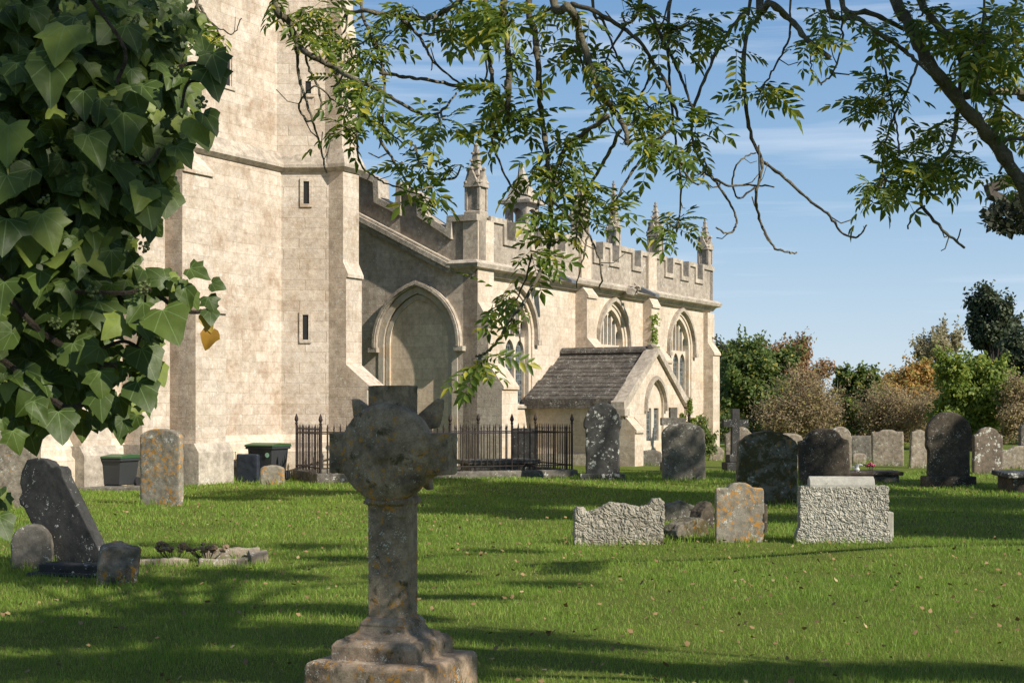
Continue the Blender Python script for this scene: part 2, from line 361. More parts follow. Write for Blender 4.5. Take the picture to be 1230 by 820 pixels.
def fallen():
    tv = [(0, 0, 0), (.35, .35, .12), (.2, .8, .05), (0, 1, .2), (-.25, .75, .12), (-.4, .3, .02)]; tf = [(0, 1, 2, 3), (0, 3, 4, 5)]
    n = 2600; y = 7.5+RNG.power(1.3, n)*24; x = RNG.uniform(-1, 1, n)*(y*.34+.4); k = (x > -1-RNG.uniform(0, 8, n)); x, y = x[k], y[k]; n = len(x)
    z = [gh(a, b)+random.uniform(.03, .055) for a, b in zip(x, y)]
    nor = np.stack([RNG.normal(0, .5, n), RNG.normal(0, .5, n), np.ones(n)], 1)
    m = leafmat('fallen leaf', (.28, .19, .09), (.18, .11, .05), (.38, .30, .16), .02, .7, .2)
    tag(scatter('fallen_leaves', tv, tf, np.stack([x, y, z], 1), nor, RNG.normal(0, 1, (n, 3)), RNG.uniform(.022, .052, n), m),
        'dry brown autumn leaves scattered over the lawn', 'fallen leaves', kind='stuff')
fallen()

# ------------------------------------------------------------------ church (local frame: x east, y north, z up)
CH = empty('church', (KX, KY, 0), TH, label='pale limestone parish church with tower, battlemented aisle, pinnacles and small porch', cat='church')
def south(y0): return lambda a, b, d: (a, y0+d, b)        # outline (x,z), depth to the north
def west(x0): return lambda a, b, d: (x0+d, a, b)         # outline (y,z), depth to the east
def plan(): return lambda a, b, d: (a, b, d)
def arch(cx, hw, zs, za, z0, n=9, k=None):
    """pointed arch outline: jambs from z0 to springing zs, apex za"""
    pts = [(cx-hw, z0), (cx+hw, z0)]; r = za-zs
    def side(t):                                    # two-centred pointed curve, horizontal offset against t 0..1
        a = t*math.pi/2*.82; e = math.pi/2*.82
        return hw*(1-(1-math.cos(a))/(1-math.cos(e))), r*math.sin(a)/math.sin(e)
    R_ = [side(i/n) for i in range(n+1)]
    pts += [(cx+a, zs+b) for a, b in R_[:-1]]; pts.append((cx, za)); pts += [(cx-a, zs+b) for a, b in reversed(R_[:-1])]
    out = []
    for p in pts:
        if not out or (abs(p[0]-out[-1][0])+abs(p[1]-out[-1][1])) > 1e-5: out.append(p)
    return out
def inset(poly, d):
    """offset an open polyline sideways by d (left normal)"""
    out = []; n = len(poly)
    for i in range(n):
        a = Vector(poly[max(i-1, 0)]); b = Vector(poly[i]); c = Vector(poly[min(i+1, n-1)])
        e1 = (b-a) if i > 0 else (c-b); e2 = (c-b) if i < n-1 else (b-a); e1.normalize(); e2.normalize()
        n1 = Vector((-e1.y, e1.x)); n2 = Vector((-e2.y, e2.x)); m_ = n1+n2; m_ = m_/max(m_.dot(n1), .35)
        out.append((b.x+m_.x*d, b.y+m_.y*d))
    return out
def ribbon(mb, line, t0, t1, mapf, d0, d1):
    a = inset(line, t0); b = inset(line, t1); mb.prism(a+b[::-1], mapf, d0, d1)
def sweep(mb, path, prof):
    """moulding: path in plan (open, outward = right side), prof = closed list of (out, z)"""
    n = len(prof); base = len(mb.v)
    offs = [inset(path, -o) for o, z in prof]
    for i in range(len(path)):
        for k in range(n): mb.v.append((offs[k][i][0], offs[k][i][1], prof[k][1]))
    for i in range(len(path)-1):
        for k in range(n):
            k2 = (k+1) % n; mb.f.append((base+i*n+k, base+i*n+k2, base+(i+1)*n+k2, base+(i+1)*n+k))
    mb.f.append(tuple(base+k for k in range(n))); e = base+(len(path)-1)*n; mb.f.append(tuple(e+k for k in reversed(range(n))))

TY = 1.94; XB = -5.54; XC, YC = -5.05, 1.0; ZS = 6.86
# --- tower
t = MB()
def twr(off): return [(-19, TY+off), (XB-off*.3, TY+off), (XC+off*.3, YC+off), (XC+.62-off, YC+off), (XC+.62-off, 13), (-19, 13)]
slits = [(367, 378, 408, -5.3), (367, 217, 245, -5.3)]
t.prism(twr(0), plan(), 0, ZS)
t.prism(twr(.1), plan(), ZS+.02, 15)
tower = t.build('tower', M['tower'], CH)
b = MB(); b.prism([(-19.1, 1.9), (XC+.7, 1.9), (XC+.7, 13.1), (-19.1, 13.1)], plan(), 15, 15.25); 
for i in range(9): b.box(-18.9+i*1.6, -18.0+i*1.6, 2.0, 2.4, 15.25, 16.2)
b.build('battlement', M['parapet'], tower)
b = MB(); path = [(-19.02, TY), (XB, TY), (XC, YC), (XC+.62, YC), (XC+.62, 12.9)]
sweep(b, path, [(-.3, ZS-.10), (.03, ZS-.10), (.13, ZS-.02), (.13, ZS+.05), (-.09, ZS+.36), (-.3, ZS+.36)]); b.build('string_course', M['trim'], tower)
b = MB(); sweep(b, path, [(-.3, -.2), (.2, -.2), (.2, .55), (.12, .62), (.12, .74), (.0, .92), (-.3, .92)]); b.build('plinth', M['wall'], tower)
def buttress(name, x0, x1, yf, stages, mat, parent, top=None):
    """stages from ground up: (projection, z where it ends, height of its weathering slope)"""
    pr = [(yf+.3, -.2), (yf-stages[0][0], -.2)]
    for i, (p, z, s) in enumerate(stages):
        nx = stages[i+1][0] if i+1 < len(stages) else 0
        pr += [(yf-p, z-.09), (yf-p-.05, z-.09), (yf-p-.05, z-.02)] if s else [(yf-p, z)]
        pr.append((yf-nx, z+s))
    pr.append((yf+.3, pr[-1][1]))
    q = MB(); q.prism(pr, lambda a, b, d: (d, a, b), x0, x1); o = q.build(name, mat, parent)
    o.data.materials.append(M['westwall'])                        # west-facing sides take the west wall stone
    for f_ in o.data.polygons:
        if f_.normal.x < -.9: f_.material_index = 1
    return o
# south-east buttress, then the ones further west
xs_ = XC-.003
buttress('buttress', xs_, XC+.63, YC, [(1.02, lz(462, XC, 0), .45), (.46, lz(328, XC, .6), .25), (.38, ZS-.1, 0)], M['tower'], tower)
q = MB(); q.box(XC+.02, XC+.6, YC-.34, YC+.2, ZS, 9.8); q.prism([(YC-.34, 9.8), (YC-.28, 10.1), (YC+.1, 10.1), (YC+.1, 9.8)], lambda a, b, d: (d, a, b), XC+.02, XC+.6); q.box(XC+.05, XC+.57, YC-.26, YC+.2, 10.1, 15); q.build('buttress', M['tower'], tower)
q = MB(); sweep(q, [(xs_, YC), (xs_, YC-.38), (XC+.63, YC-.38), (XC+.63, YC+.1)], [(-.05, ZS-.1), (.03, ZS-.1), (.12, ZS-.02), (.12, ZS+.06), (-.02, ZS+.4), (-.05, ZS+.4)]); q.build('string_course', M['trim'], tower)
q = MB(); q.box(xs_-.08, XC+.72, YC-1.14, YC, -.2, .62); q.build('plinth', M['wall'], tower)
for (pw, pu, pl, zt, wid) in ((195, 219, 235, 3.6, .95), (146, 165, 171, 3.2, .8), (84, 92, 98, 3.3, .8)):
    x = lx(pw, TY)
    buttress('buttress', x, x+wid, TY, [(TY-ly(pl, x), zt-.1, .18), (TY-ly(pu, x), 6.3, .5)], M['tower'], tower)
    q = MB(); q.box(x-.08, x+wid+.08, ly(pl, x)-.14, TY, -.2, .62); q.prism([(ly(pl, x)-.14, .62), (ly(pl, x)-.02, .8), (TY, .8), (TY, .62)], lambda a, b, d: (d, a, b), x-.08, x+wid+.08); q.build('plinth', M['trim'], tower)
def slit(px, y0, y1, x, yy, w=.11, nx=0):
    z1, z0 = lz(y0, x, yy), lz(y1, x, yy)
    return x, yy, z0, z1
def slitwin(p, ya, yb, on='cant', splay=0):
    # narrow window: a stone frame a few cm proud of the wall with a dark slot set in it
    if on == 'cant':
        dv = Vector((XC-XB, YC-TY, 0)).normalized()
        k = min(range(200), key=lambda i: abs(615+F*wl(XB+dv.x*i*.006, TY+dv.y*i*.006)[0]/wl(XB+dv.x*i*.006, TY+dv.y*i*.006)[1]-p))*.006
        c = Vector((XB, TY, 0))+dv*k; off = 0 if ya > 200 else .1
        c.y += off
    else:
        dv = Vector((1, 0, 0)); c = Vector((lx(p, TY+.1), TY+.1, 0))
    nr = Vector((dv.y, -dv.x, 0)); z1 = lz(ya, c.x, c.y); z0 = lz(yb, c.x, c.y)
    w = .065 if not splay else .11
    mp_ = lambda a, b, d: tuple(c+dv*a+nr*d+Vector((0, 0, b)))
    fr = MB(); fr.prism([(-w-.07, z0-.07), (w+.07+splay, z0-.07), (w+.07+splay, z1+.07), (-w-.07, z1+.07)], mp_, -.05, .035, [[(-w, z0), (-w, z1), (w+splay*.4, z1), (w+splay*.4, z0)]])
    f_ = fr.build('slit_window', M['tower'], tower)
    d = MB(); d.prism([(-w, z0), (w, z0), (w, z1), (-w, z1)], mp_, -.04, .006); d.build('opening', M['dark'], f_)
slitwin(368, 218, 245); slitwin(367, 378, 408); slitwin(375, 98, 113); slitwin(272, 68, 103, 'flat', .1)
# vent grille at the foot of the tower (pale balusters)
v_ = MB(); x = lx(263, TY-.2)
for i in range(8): v_.box(x+i*.075, x+.035+i*.075, TY-.235, TY-.2, .32, .58)
v_.box(x-.04, x+.62, TY-.24, TY-.2, .58, .63); v_.box(x-.04, x+.62, TY-.24, TY-.2, .25, .32); v_.build('vent_grille', M['plaster'], tower)

# --- aisle
AX = lx(853, .25); NA = 4.6; CZ = 5.02
ybend = ly(543, 0); slope = (lz(262, 0, ly(430, 0))-CZ)/(ly(430, 0)-ybend)
ztop = lambda y: CZ+max(0, y-ybend)*slope
# west wall with the blocked arch
yc_ = (ly(466, 0)+ly(538, 0))/2; ahw = (ly(466, 0)-ly(538, 0))/2+.12
zsp = lz(412, 0, yc_); zap = lz(352, 0, yc_)
A = MB(); ho = arch(yc_, ahw, zsp, zap, -.5)
out = [(.02, -.5), (.02, CZ), (ybend, CZ), (6, ztop(6)), (6, -.5)]
# notch the arch out of the bottom edge: one outline walking round the arch
oa = [(.02, -.2)]+[(p[0], p[1]) for p in ho[0:0]]
jamb = [p for p in ho if p[1] > -.4]
rightside = [p for p in jamb]
outl = [(6, -.2), (6, ztop(6)), (ybend, CZ), (.02, CZ), (.02, -.2), (yc_-ahw, -.2)]
curve = sorted([p for p in jamb if p[0] < yc_-1e-6], key=lambda p: p[1])+[(yc_, zap)]+sorted([p for p in jamb if p[0] > yc_+1e-6], key=lambda p: -p[1])
outl += curve+[(yc_+ahw, -.2)]
A.prism(outl, west(0), 0, .6); westw = A.build('west_wall', M['westwall'], CH)
q = MB(); q.box(.1, .40, .3, 6, -.2, 4.9); q.build('blocked_arch', M['plaster'], westw)
q = MB(); line = [(yc_-ahw, -.2)]+curve+[(yc_+ahw, -.2)]
ribbon(q, line, -.14, -.02, west(0), .05, .097); ribbon(q, line, 0.0, .16, west(0), -.02, .1); q.build('arch_moulding', M['dressed'], westw)
q = MB(); hood = [p for p in line if p[1] > zsp-.02]
hood = [(hood[0][0], zsp-.1)]+hood+[(hood[-1][0], zsp-.1)]
ribbon(q, hood, .17, .30, west(0), -.13, .05); ribbon(q, hood, .20, .27, west(0), -.17, -.12)
for s_ in (-1, 1): q.box(-.16, .03, yc_+s_*(ahw+.26)-.13, yc_+s_*(ahw+.26)+.13, zsp-.22, zsp-.1)
q.build('hood_mould', M['trim'], westw)
# south wall with three windows
wins = []
for p in (619, 736, 817.5):
    wins.append((lx(p, .25), .98))
ZW0, ZWS, ZWA = 1.6, 3.45, 4.58
A = MB(); outl = [(0.3, -.2), (AX, -.2), (AX, CZ), (.3, CZ)]
A.prism(outl, south(.25), 0, .55, [arch(c, h, ZWS, ZWA, ZW0) for c, h in wins]); southw = A.build('south_wall', M['wall'], CH)
q = MB(); q.box(AX-.55, AX-.003, .8, NA, -.2, CZ); q.box(.6, AX, NA, 10, -.2, 6.6); q.build('inner_wall', M['wall'], CH)
sweep_p = MB(); sweep(sweep_p, [(.5, .25), (AX, .25), (AX, 3)], [(-.1, -.2), (.14, -.2), (.14, .5), (.02, .66), (-.1, .66)]); sweep_p.build('plinth', M['trim'], CH)
def window(cx, hw, y0, z0, zs, za, lights, parent):
    w = empty('window'); w.parent = parent
    q = MB(); o = arch(cx, hw-.0, zs, za, z0)
    line = [o[0]]+o[:0:-1]                                       # bottom-left, up over, bottom-right order
    line = [(cx-hw, z0)]+sorted([p for p in o if p[0] < cx-1e-6 and p[1] > z0+.01], key=lambda p: p[1])+[(cx, za)]+sorted([p for p in o if p[0] > cx+1e-6 and p[1] > z0+.01], key=lambda p: -p[1])+[(cx+hw, z0)]
    ribbon(q, line, -.13, 0.005, south(y0), .04, .22); q.build('frame', M['dressed'], w)
    q = MB(); hd = [p for p in line if p[1] > zs-.02]; hd = [(hd[0][0], zs-.12)]+hd+[(hd[-1][0], zs-.12)]
    ribbon(q, hd, .12, .22, south(y0), -.12, .04)
    for s_ in (-1, 1): q.box(cx+s_*(hw+.2)-.09, cx+s_*(hw+.2)+.09, y0-.15, y0+.02, zs-.25, zs-.12)
    q.build('hood_mould', M['trim'], w)
    # tracery plate: lights with pointed heads, and smaller panels above
    iw = hw-.11; step = 2*iw/lights; holes = []; hz_ = zs-.25
    for i in range(lights):
        c = cx-iw+step*(i+.5); holes.append(arch(c, step/2-.045, hz_-.22, hz_+.12, z0+.03, 5))
    n2 = lights*2; st = 2*iw/n2
    def topz(x_):
        t_ = min(1, abs(x_-cx)/hw); best = zs
        for a, b in zip(line[:-1], line[1:]):
            lo, hi = sorted((a[0], b[0]))
            if lo <= x_ <= hi and hi > lo: best = max(best, a[1]+(b[1]-a[1])*(x_-a[0])/(b[0]-a[0]))
        return best
    for i in range(n2):
        c = cx-iw+st*(i+.5); tz = min(topz(c-st*.4), topz(c+st*.4))-.13
        if tz-(hz_+.2) > .16: holes.append(arch(c, st/2-.03, tz-.14, tz, hz_+.20, 4))
    q = MB(); q.prism(arch(cx, hw-.1, zs, za-.1, z0+.0), south(y0), .17, .28, holes); q.build('tracery', M['dressed'], w)
    q = MB(); q.prism(arch(cx, hw-.1, zs, za-.1, z0), south(y0), .25, .27); q.build('glass', M['glass'], w)
    q = MB(); q.prism([(y0-.06, z0-.1), (y0+.4, z0-.1), (y0+.4, z0+.04), (y0-.06, z0-.05)], lambda a, b, d: (d, a, b), cx-hw-.05, cx+hw+.05); q.build('sill', M['trim'], w)
for c, h in wins: window(c, h, .25, ZW0, ZWS, ZWA, 3, southw)
# cornice
q = MB(); PRO = [(-.2, CZ-.18), (.0, CZ-.18), (.08, CZ-.06), (.22, CZ-.02), (.25, CZ+.08), (.14, CZ+.17), (-.2, CZ+.17)]
sweep(q, [(.0, ybend), (0.0, .12), (.88, .12), (.88, .14), (AX, .14), (AX, 4)], PRO); q.build('cornice', M['trim'], CH)
q = MB(); mpw = lambda a, b, d: (-d, a, b)
y6 = 6.0
ribbon(q, [(ybend-.05, CZ), (ybend, CZ), (y6, ztop(y6))], -.14, .15, mpw, -.1, .17); ribbon(q, [(ybend-.05, CZ), (ybend, CZ), (y6, ztop(y6))], -.02, .09, mpw, .17, .24); q.build('sloping_cornice', M['trim'], CH)
# west parapet, stepped with the roof slope
ZC = 5.80; ZM = 6.32
def wy(p): return ly(p, 0)
yl = [wy(540), wy(535.5), wy(505), wy(477), wy(452)]
zt = lambda p, y: lz(p, 0, y)
top = [(.0, ZM-.05), (wy(540), zt(262, wy(540))), (wy(539), zt(279, wy(540))), (wy(506), zt(257, wy(506))), (wy(505), zt(237, wy(505))),
       (wy(479), zt(222, wy(479))), (wy(478), zt(252, wy(478))), (wy(454), zt(240, wy(454))), (wy(453), zt(216, wy(453))), (wy(430), zt(206, wy(430))), (6, zt(206, wy(430))+.9)]
# merlon 505..478 rises; build outline from the roof line up
A = MB(); out = [(0.0, CZ+.1)]+top+[(6, ztop(6)+.05), (ybend, CZ+.1)]
A.prism(out, west(.0), .05, .42); wp = A.build('west_parapet', M['parapet'], CH)
q = MB(); ribbon(q, top, -.10, .055, west(0), -.06, .46); q.build('coping', M['trim'], wp)
# south parapet with merlons
def creneau(x0, x1, gaps):
    tp = [(x0, ZM)]
    for g_ in gaps:
        a, b_ = g_-.3, g_+.3; tp += [(a-.004, ZM), (a+.004, ZC), (b_-.004, ZC), (b_+.004, ZM)]
    tp.append((x1, ZM)); return tp
gaps = [lx(p, .15) for p in (612, 644, 672, 718, 737.5, 764, 803, 822, 839)]
bays = [(.86, lx(692, .15), gaps[:3]), (lx(703, .15), lx(782, .15), gaps[3:6]), (lx(794, .15), AX, gaps[6:])]
tp = creneau(.84, AX, [g for b_ in bays for g in b_[2]])
A = MB(); A.prism([(.84, CZ+.1)]+tp+[(AX, CZ+.1)], south(.15), 0, .3); sp = A.build('south_parapet', M['parapet'], CH)
q = MB(); ribbon(q, tp, -.09, .05, south(.15), -.06, .34); q.build('coping', M['trim'], sp)
A = MB(); gp = [2.0, 3.5]; tpe = [(.15, ZM)]+[z for g_ in gp for z in ((g_-.3, ZM), (g_-.29, ZC), (g_+.29, ZC), (g_+.3, ZM))]+[(NA, ZM)]
A.prism([(.15, CZ+.1)]+tpe+[(NA, CZ+.1)], west(AX-.3), 0, .297); A.build('east_parapet', M['parapet'], CH)
q = MB(); q.prism([(.3, 5.25), (.3, 5.45), (NA, 6.75), (NA, 5.25)], lambda a, b, d: (d, a, b), .45, AX-.32); q.build('aisle_roof', M['lead'], CH)
q = MB(); q.prism([(NA-.1, 6.3), (NA-.1, 6.85), (7.5, 7.5), (11, 6.85), (11, 6.3)], lambda a, b, d: (d, a, b), .6, AX-.4); q.build('nave_roof', M['lead'], CH)
# buttresses of the aisle
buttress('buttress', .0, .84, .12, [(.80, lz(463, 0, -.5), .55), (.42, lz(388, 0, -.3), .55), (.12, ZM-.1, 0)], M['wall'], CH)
for (pw, pf) in ((690, 705), (771, 782.5)):
    x = lx(pw+1, .25); y_ = ly(pf, x); proj = .25-y_
    proj = max(.25, min(.55, proj))
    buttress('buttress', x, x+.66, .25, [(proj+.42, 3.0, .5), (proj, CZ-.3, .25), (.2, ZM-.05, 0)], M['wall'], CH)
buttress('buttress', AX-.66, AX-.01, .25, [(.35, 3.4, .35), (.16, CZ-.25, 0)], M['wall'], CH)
# pinnacles
def pinnacle(x, y, z0, z1, parent, w=.17):
    p = MB(); H = z1-z0
    p.lathe([(w*1.25, 0), (w*1.25, .12), (w, .17), (w, H*.42)], (x, y, z0), 4, True)
    for s_ in (-1, 1):                                            # corner shafts
        for r_ in (-1, 1): p.box(x+s_*w-.035, x+s_*w+.035, y+r_*w-.035, y+r_*w+.035, z0+.17, z0+H*.40)
    sh = p.build('pinnacle', M['parapet'], parent)
    q = MB(); zz = z0+H*.42
    for a in range(4):                                            # four gablets
        dx, dy = ((1, 0), (0, 1), (-1, 0), (0, -1))[a]
        tx, ty = -dy, dx
        f_ = lambda u, v, d: (x+dx*(w+d)+tx*u, y+dy*(w+d)+ty*u, zz+v)
        q.prism([(-w*1.25, -.06), (w*1.25, -.06), (0, w*2.1)], f_, -.02, .07)
        q.lump((x+dx*(w+.05), y+dy*(w+.05), zz+w*2.2), .05, seed=a)
        for s_ in (-1, 1): q.lump((x+dx*(w+.04)+tx*s_*w*.9, y+dy*(w+.04)+ty*s_*w*.9, zz+.06), .05, seed=a+7)
    q.build('gablet', M['trim'], sh)
    q = MB(); hs = H*.58-.1
    q.lathe([(w*.95, 0), (w*.2, hs), (w*.2, hs+.04)], (x, y, zz), 4, True)
    for k in range(4):
        z_ = .24+k*(hs-.26)/4; r_ = w*(.95-.75*z_/hs)*1.15
        for a in range(4):
            an = math.pi/4+a*math.pi/2; q.lump((x+1.3*r_*math.cos(an), y+1.3*r_*math.sin(an), zz+z_), .048, (1, 1, .8), seed=k*4+a, sub=1)
    q.lump((x, y, zz+hs), .075, (1, 1, .7), 3, 1); q.lump((x, y, zz+hs+.09), .045, (1, 1, 1.3), 4, 1)
    q.build('spirelet', M['parapet'], sh)
pinnacle(.42, .28, ZM-.02, 8.22, CH, .18)
for p in (697.5, 788, ): pinnacle(lx(p, .3), .32, ZM-.02, 8.05, CH)
pinnacle(AX-.22, .36, ZM-.02, 8.0, CH)
pinnacle(lx(737, 5), 5.0, 6.9, lz(218, lx(737, 5), 5), CH)
# bellcote on the nave gable
xb = lx(627, 6.0); yb = 6.0
bc = MB(); z0 = 7.0; z1 = lz(250, xb, yb)
for sx, sy in ((-1, -1), (1, -1), (1, 1), (-1, 1)): bc.box(xb+sx*.36-.1, xb+sx*.36+.1, yb+sy*.3-.1, yb+sy*.3+.1, z0, z1)
bc.box(xb-.5, xb+.5, yb-.45, yb+.45, z0-.6, z0+.35)
def archtop(mapf, d0, d1, hw, zt_):
    o = arch(0, hw-.1, zt_-.3, zt_-.05, zt_-.6, 5); A_ = [(-hw, zt_-.6), (-hw, zt_+.12), (hw, zt_+.12), (hw, zt_-.6)]+[o[1]]+[p for p in o[2:]]
    bc.prism(A_, mapf, d0, d1)
for s_ in (-.42, .36): archtop(lambda a, b, d: (xb+a, yb+s_+d, b), 0, .06, .46, z1)
for s_ in (-.48, .42): archtop(lambda a, b, d: (xb+s_+d, yb+a, b), 0, .06, .4, z1)
bcb = bc.build('bellcote', M['parapet'], CH)
q = MB(); q.lathe([(.62, 0), (.62, .1), (.4, .2), (.3, .5), (.12, 1.0), (.05, 1.25), (.05, 1.3)], (xb, yb, z1+.12), 4, True)
for k in range(3):
    for a in range(4): q.lump((xb+(.36-.1*k)*math.cos(math.pi/4+a*math.pi/2), yb+(.36-.1*k)*math.sin(math.pi/4+a*math.pi/2), z1+.45+.28*k), .06, sub=1)
q.lump((xb, yb, z1+1.46), .1, sub=1); q.build('spirelet', M['trim'], bcb)
# gargoyles with lead chutes
for p, dx in ((648, .9), (752, 1.0)):
    x = lx(p, 0); q = MB(); q.lump((x, -.12, CZ-.02), .16, (1, 1.7, 1.1), p, 2, .5, 3); q.lump((x, -.38, CZ+.06), .1, (1, 1.2, 1), p+1, 2, .6, 3)
    q.lump((x-.06, -.32, CZ+.2), .045, sub=1); gg = q.build('gargoyle', M['trim'], CH)
    q = MB(); q.prism([(-.4, CZ+.14), (-.4, CZ-.04), (-.95, CZ-.2), (-.95, CZ-.13)], lambda a, b, d: (d, a, b), x+.02, x+.3); q.build('lead_chute', M['lead'], gg)
# loose iron tie at east corner
q = MB(); q.tube([(AX-.3, .2, 4.0), (AX-.1, -.1, 3.8), (AX+.1, -.35, 3.4)], .02); q.build('iron_bracket', M['iron'], CH)

# --- porch
XR = lx(675, .25); HWP = 2.25; YP = ly(790, XR); ZE = 1.60; ZR = 2.93
porch = MB(); porch.prism([(XR-HWP+.25, YP+.35), (XR+HWP-.25, YP+.35), (XR+HWP-.25, .25), (XR+HWP-.6, .25), (XR+HWP-.6, YP+.7), (XR-HWP+.6, YP+.7), (XR-HWP+.6, .25), (XR-HWP+.25, .25)], plan(), -.2, .3); porch.box(XR-HWP+.25, XR-HWP+.6, YP+.402, .25, .29, ZE+.05); porch.box(XR+HWP-.6, XR+HWP-.25, YP+.402, .25, .29, ZE+.05)
po = porch.build('porch', M['wall'], CH)
g_ = MB(); sl = (ZR-ZE)/HWP
ga = arch(XR-.05, .62, 1.55, 2.25, .33)
g_.prism([(XR-HWP+.15, -.2), (XR+HWP-.15, -.2), (XR+HWP-.15, ZE), (XR, ZR+.0), (XR-HWP+.15, ZE)], south(YP), .06, .4, [ga]); g_.build('gable_wall', M['wall'], po)
g_ = MB(); o = arch(XR-.05, .62, 1.55, 2.25, .33); ln = [o[0]]+[p for p in reversed(o[2:])]+[o[1]]
hd = [p for p in ln if p[1] > 1.5]; ribbon(g_, [(hd[0][0], 1.42)]+hd+[(hd[-1][0], 1.42)], .03, .12, south(YP), -.04, .08); g_.build('hood_mould', M['trim'], po)
g_ = MB(); lw = [[(XR-.05+s_*.26-.17, .62), (XR-.05+s_*.26-.17, 1.5), (XR-.05+s_*.26+.17, 1.5), (XR-.05+s_*.26+.17, .62)] for s_ in (-1, 1)]
g_.prism(arch(XR-.05, .63, 1.55, 2.26, .32), south(YP), .13, .22, lw); fr = g_.build('window', M['dressed'], po)
g_ = MB(); g_.box(XR-.6, XR+.5, YP+.19, YP+.21, .6, 1.52); g_.build('glass', M['glass'], fr)
g_ = MB()
for s_ in (-1, 1):                                                # copings on the gable
    ln = [(XR+s_*(HWP+.12), ZE-.08), (XR, ZR+.1)]
    pts = [(XR+s_*(HWP+.10), ZE-.16), (XR+s_*(HWP+.10), ZE+.06), (XR, ZR+.22), (XR, ZR+.04), (XR+s_*(HWP-.15), ZE-.05)]
    g_.prism(pts, south(YP), -.04, .34)
    g_.box(XR+s_*HWP-.16, XR+s_*HWP+.16, YP-.08, YP+.38, ZE-.3, ZE-.12)
g_.lump((XR, YP+.15, ZR+.24), .13, (1, 1, .7)); g_.build('coping', M['trim'], po)
for s_ in (-1, 1):
    x0, x1 = sorted((XR+s_*(HWP-.55), XR+s_*(HWP+.02)))
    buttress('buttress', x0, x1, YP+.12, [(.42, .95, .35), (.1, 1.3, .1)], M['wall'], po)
g_ = MB()
for s_ in (-1, 1):
    n = 3
    for i in range(n):                                            # three stepped bands of tiles on each slope
        a, b_ = i/n, (i+1)/n+(.03 if i < n-1 else 0); h = .085*(n-1-i)
        X0 = XR+s_*(HWP+.04)*(1-a); X1 = XR+s_*(HWP+.04)*(1-b_ if b_ < 1 else 0)
        Z0 = ZE-.06+(ZR+.1-ZE+.06)*a; Z1 = ZE-.06+(ZR+.1-ZE+.06)*min(b_, 1)
        for r_ in range(5):                                       # tile courses, each lapping the next
            t0, t1 = r_/5, (r_+1)/5; h0 = h+.009
            xa, xb_ = X0+(X1-X0)*t0, X0+(X1-X0)*t1; za, zb = Z0+(Z1-Z0)*t0, Z0+(Z1-Z0)*t1
            g_.prism([(xa, za-.05), (xa, za+h0+.025), (xb_, zb+h0), (xb_, zb-.05)], lambda a_, c_, d: (a_, d, c_), YP+.3, .26+r_*.001)
g_.prism([(XR-.16, ZR+.08), (XR-.14, ZR+.17), (XR, ZR+.25), (XR+.14, ZR+.17), (XR+.16, ZR+.08)], lambda a_, c_, d: (a_, d, c_), YP+.3, .25)
g_.build('tiled_roof', M['tile'], po)
g_ = MB(); g_.box(XR-HWP+.12, XR-HWP+.27, YP+.4, .24, -.2, .3); g_.build('plinth', M['trim'], po)

# ------------------------------------------------------------------ gravestones
G = {}
G['grey'] = stone('grey lichened headstone', (.22, .20, .165), (.14, .125, .10), None, .6, .15, .1, .35, .4, 2.4, blotch=.02)
G['pale'] = stone('pale lichened headstone', (.44, .37, .28), (.27, .22, .165), None, .75, .25, 0, .4, .4, 2.6, blotch=.02)
G['orange'] = stone('orange lichened headstone', (.36, .32, .25), (.25, .22, .17), None, .75, .75, 0, .35, .4, 2.6, blotch=.02)
G['dark'] = stone('dark slatey headstone', (.075, .072, .065), (.045, .044, .04), None, .45, 0, .1, .35, .25, 2.2, rough=.8, blotch=.015)
G['darkspot'] = stone('dark headstone with white lichen', (.10, .098, .09), (.06, .058, .052), None, .95, 0, .1, .35, .3, 2.0, rough=.8, blotch=.015, wsize=1.4)
G['brown'] = stone('brown weathered headstone', (.13, .105, .075), (.075, .062, .047), None, .45, .12, .2, .4, .4, 2.6, blotch=.02)
G['stub'] = stone('crusty lichened stub', (.34, .28, .22), (.20, .16, .12), None, 1.0, .6, .2, .4, .6, 2.2, blotch=.02)
G['brown2'] = stone('brown headstone with broad white patches', (.24, .19, .14), (.14, .11, .085), None, 1.1, .1, .1, .4, .4, 1.6, blotch=.02)
G['moss'] = stone('mossy headstone', (.28, .25, .19), (.18, .16, .12), None, .6, .5, .8, .4, .5, 1.6, blotch=.03)
G['rough'] = stone('rough tooled stone', (.46, .42, .34), (.33, .29, .22), None, .35, 0, .2, .3, .8, 1, pit=.7, blotch=.04)
G['block'] = stone('pale rock faced stone', (.50, .47, .39), (.44, .41, .34), None, .2, 0, 0, .2, .8, 1.2, pit=.8, blotch=.04)
G['smooth'] = stone('pale dressed granite', (.44, .42, .36), (.38, .36, .31), None, .1, 0, .1, .2, .2, 2)
G['blue'] = stone('blue black polished stone', (.035, .042, .055), (.03, .035, .045), None, 0, 0, 0, .1, .05, 2, rough=.35)
G['cross'] = stone('mottled cross stone', (.52, .39, .27), (.36, .265, .185), None, .6, .5, .34, .4, .5, 3.0, brown=(.13, .10, .075), blotch=.012)
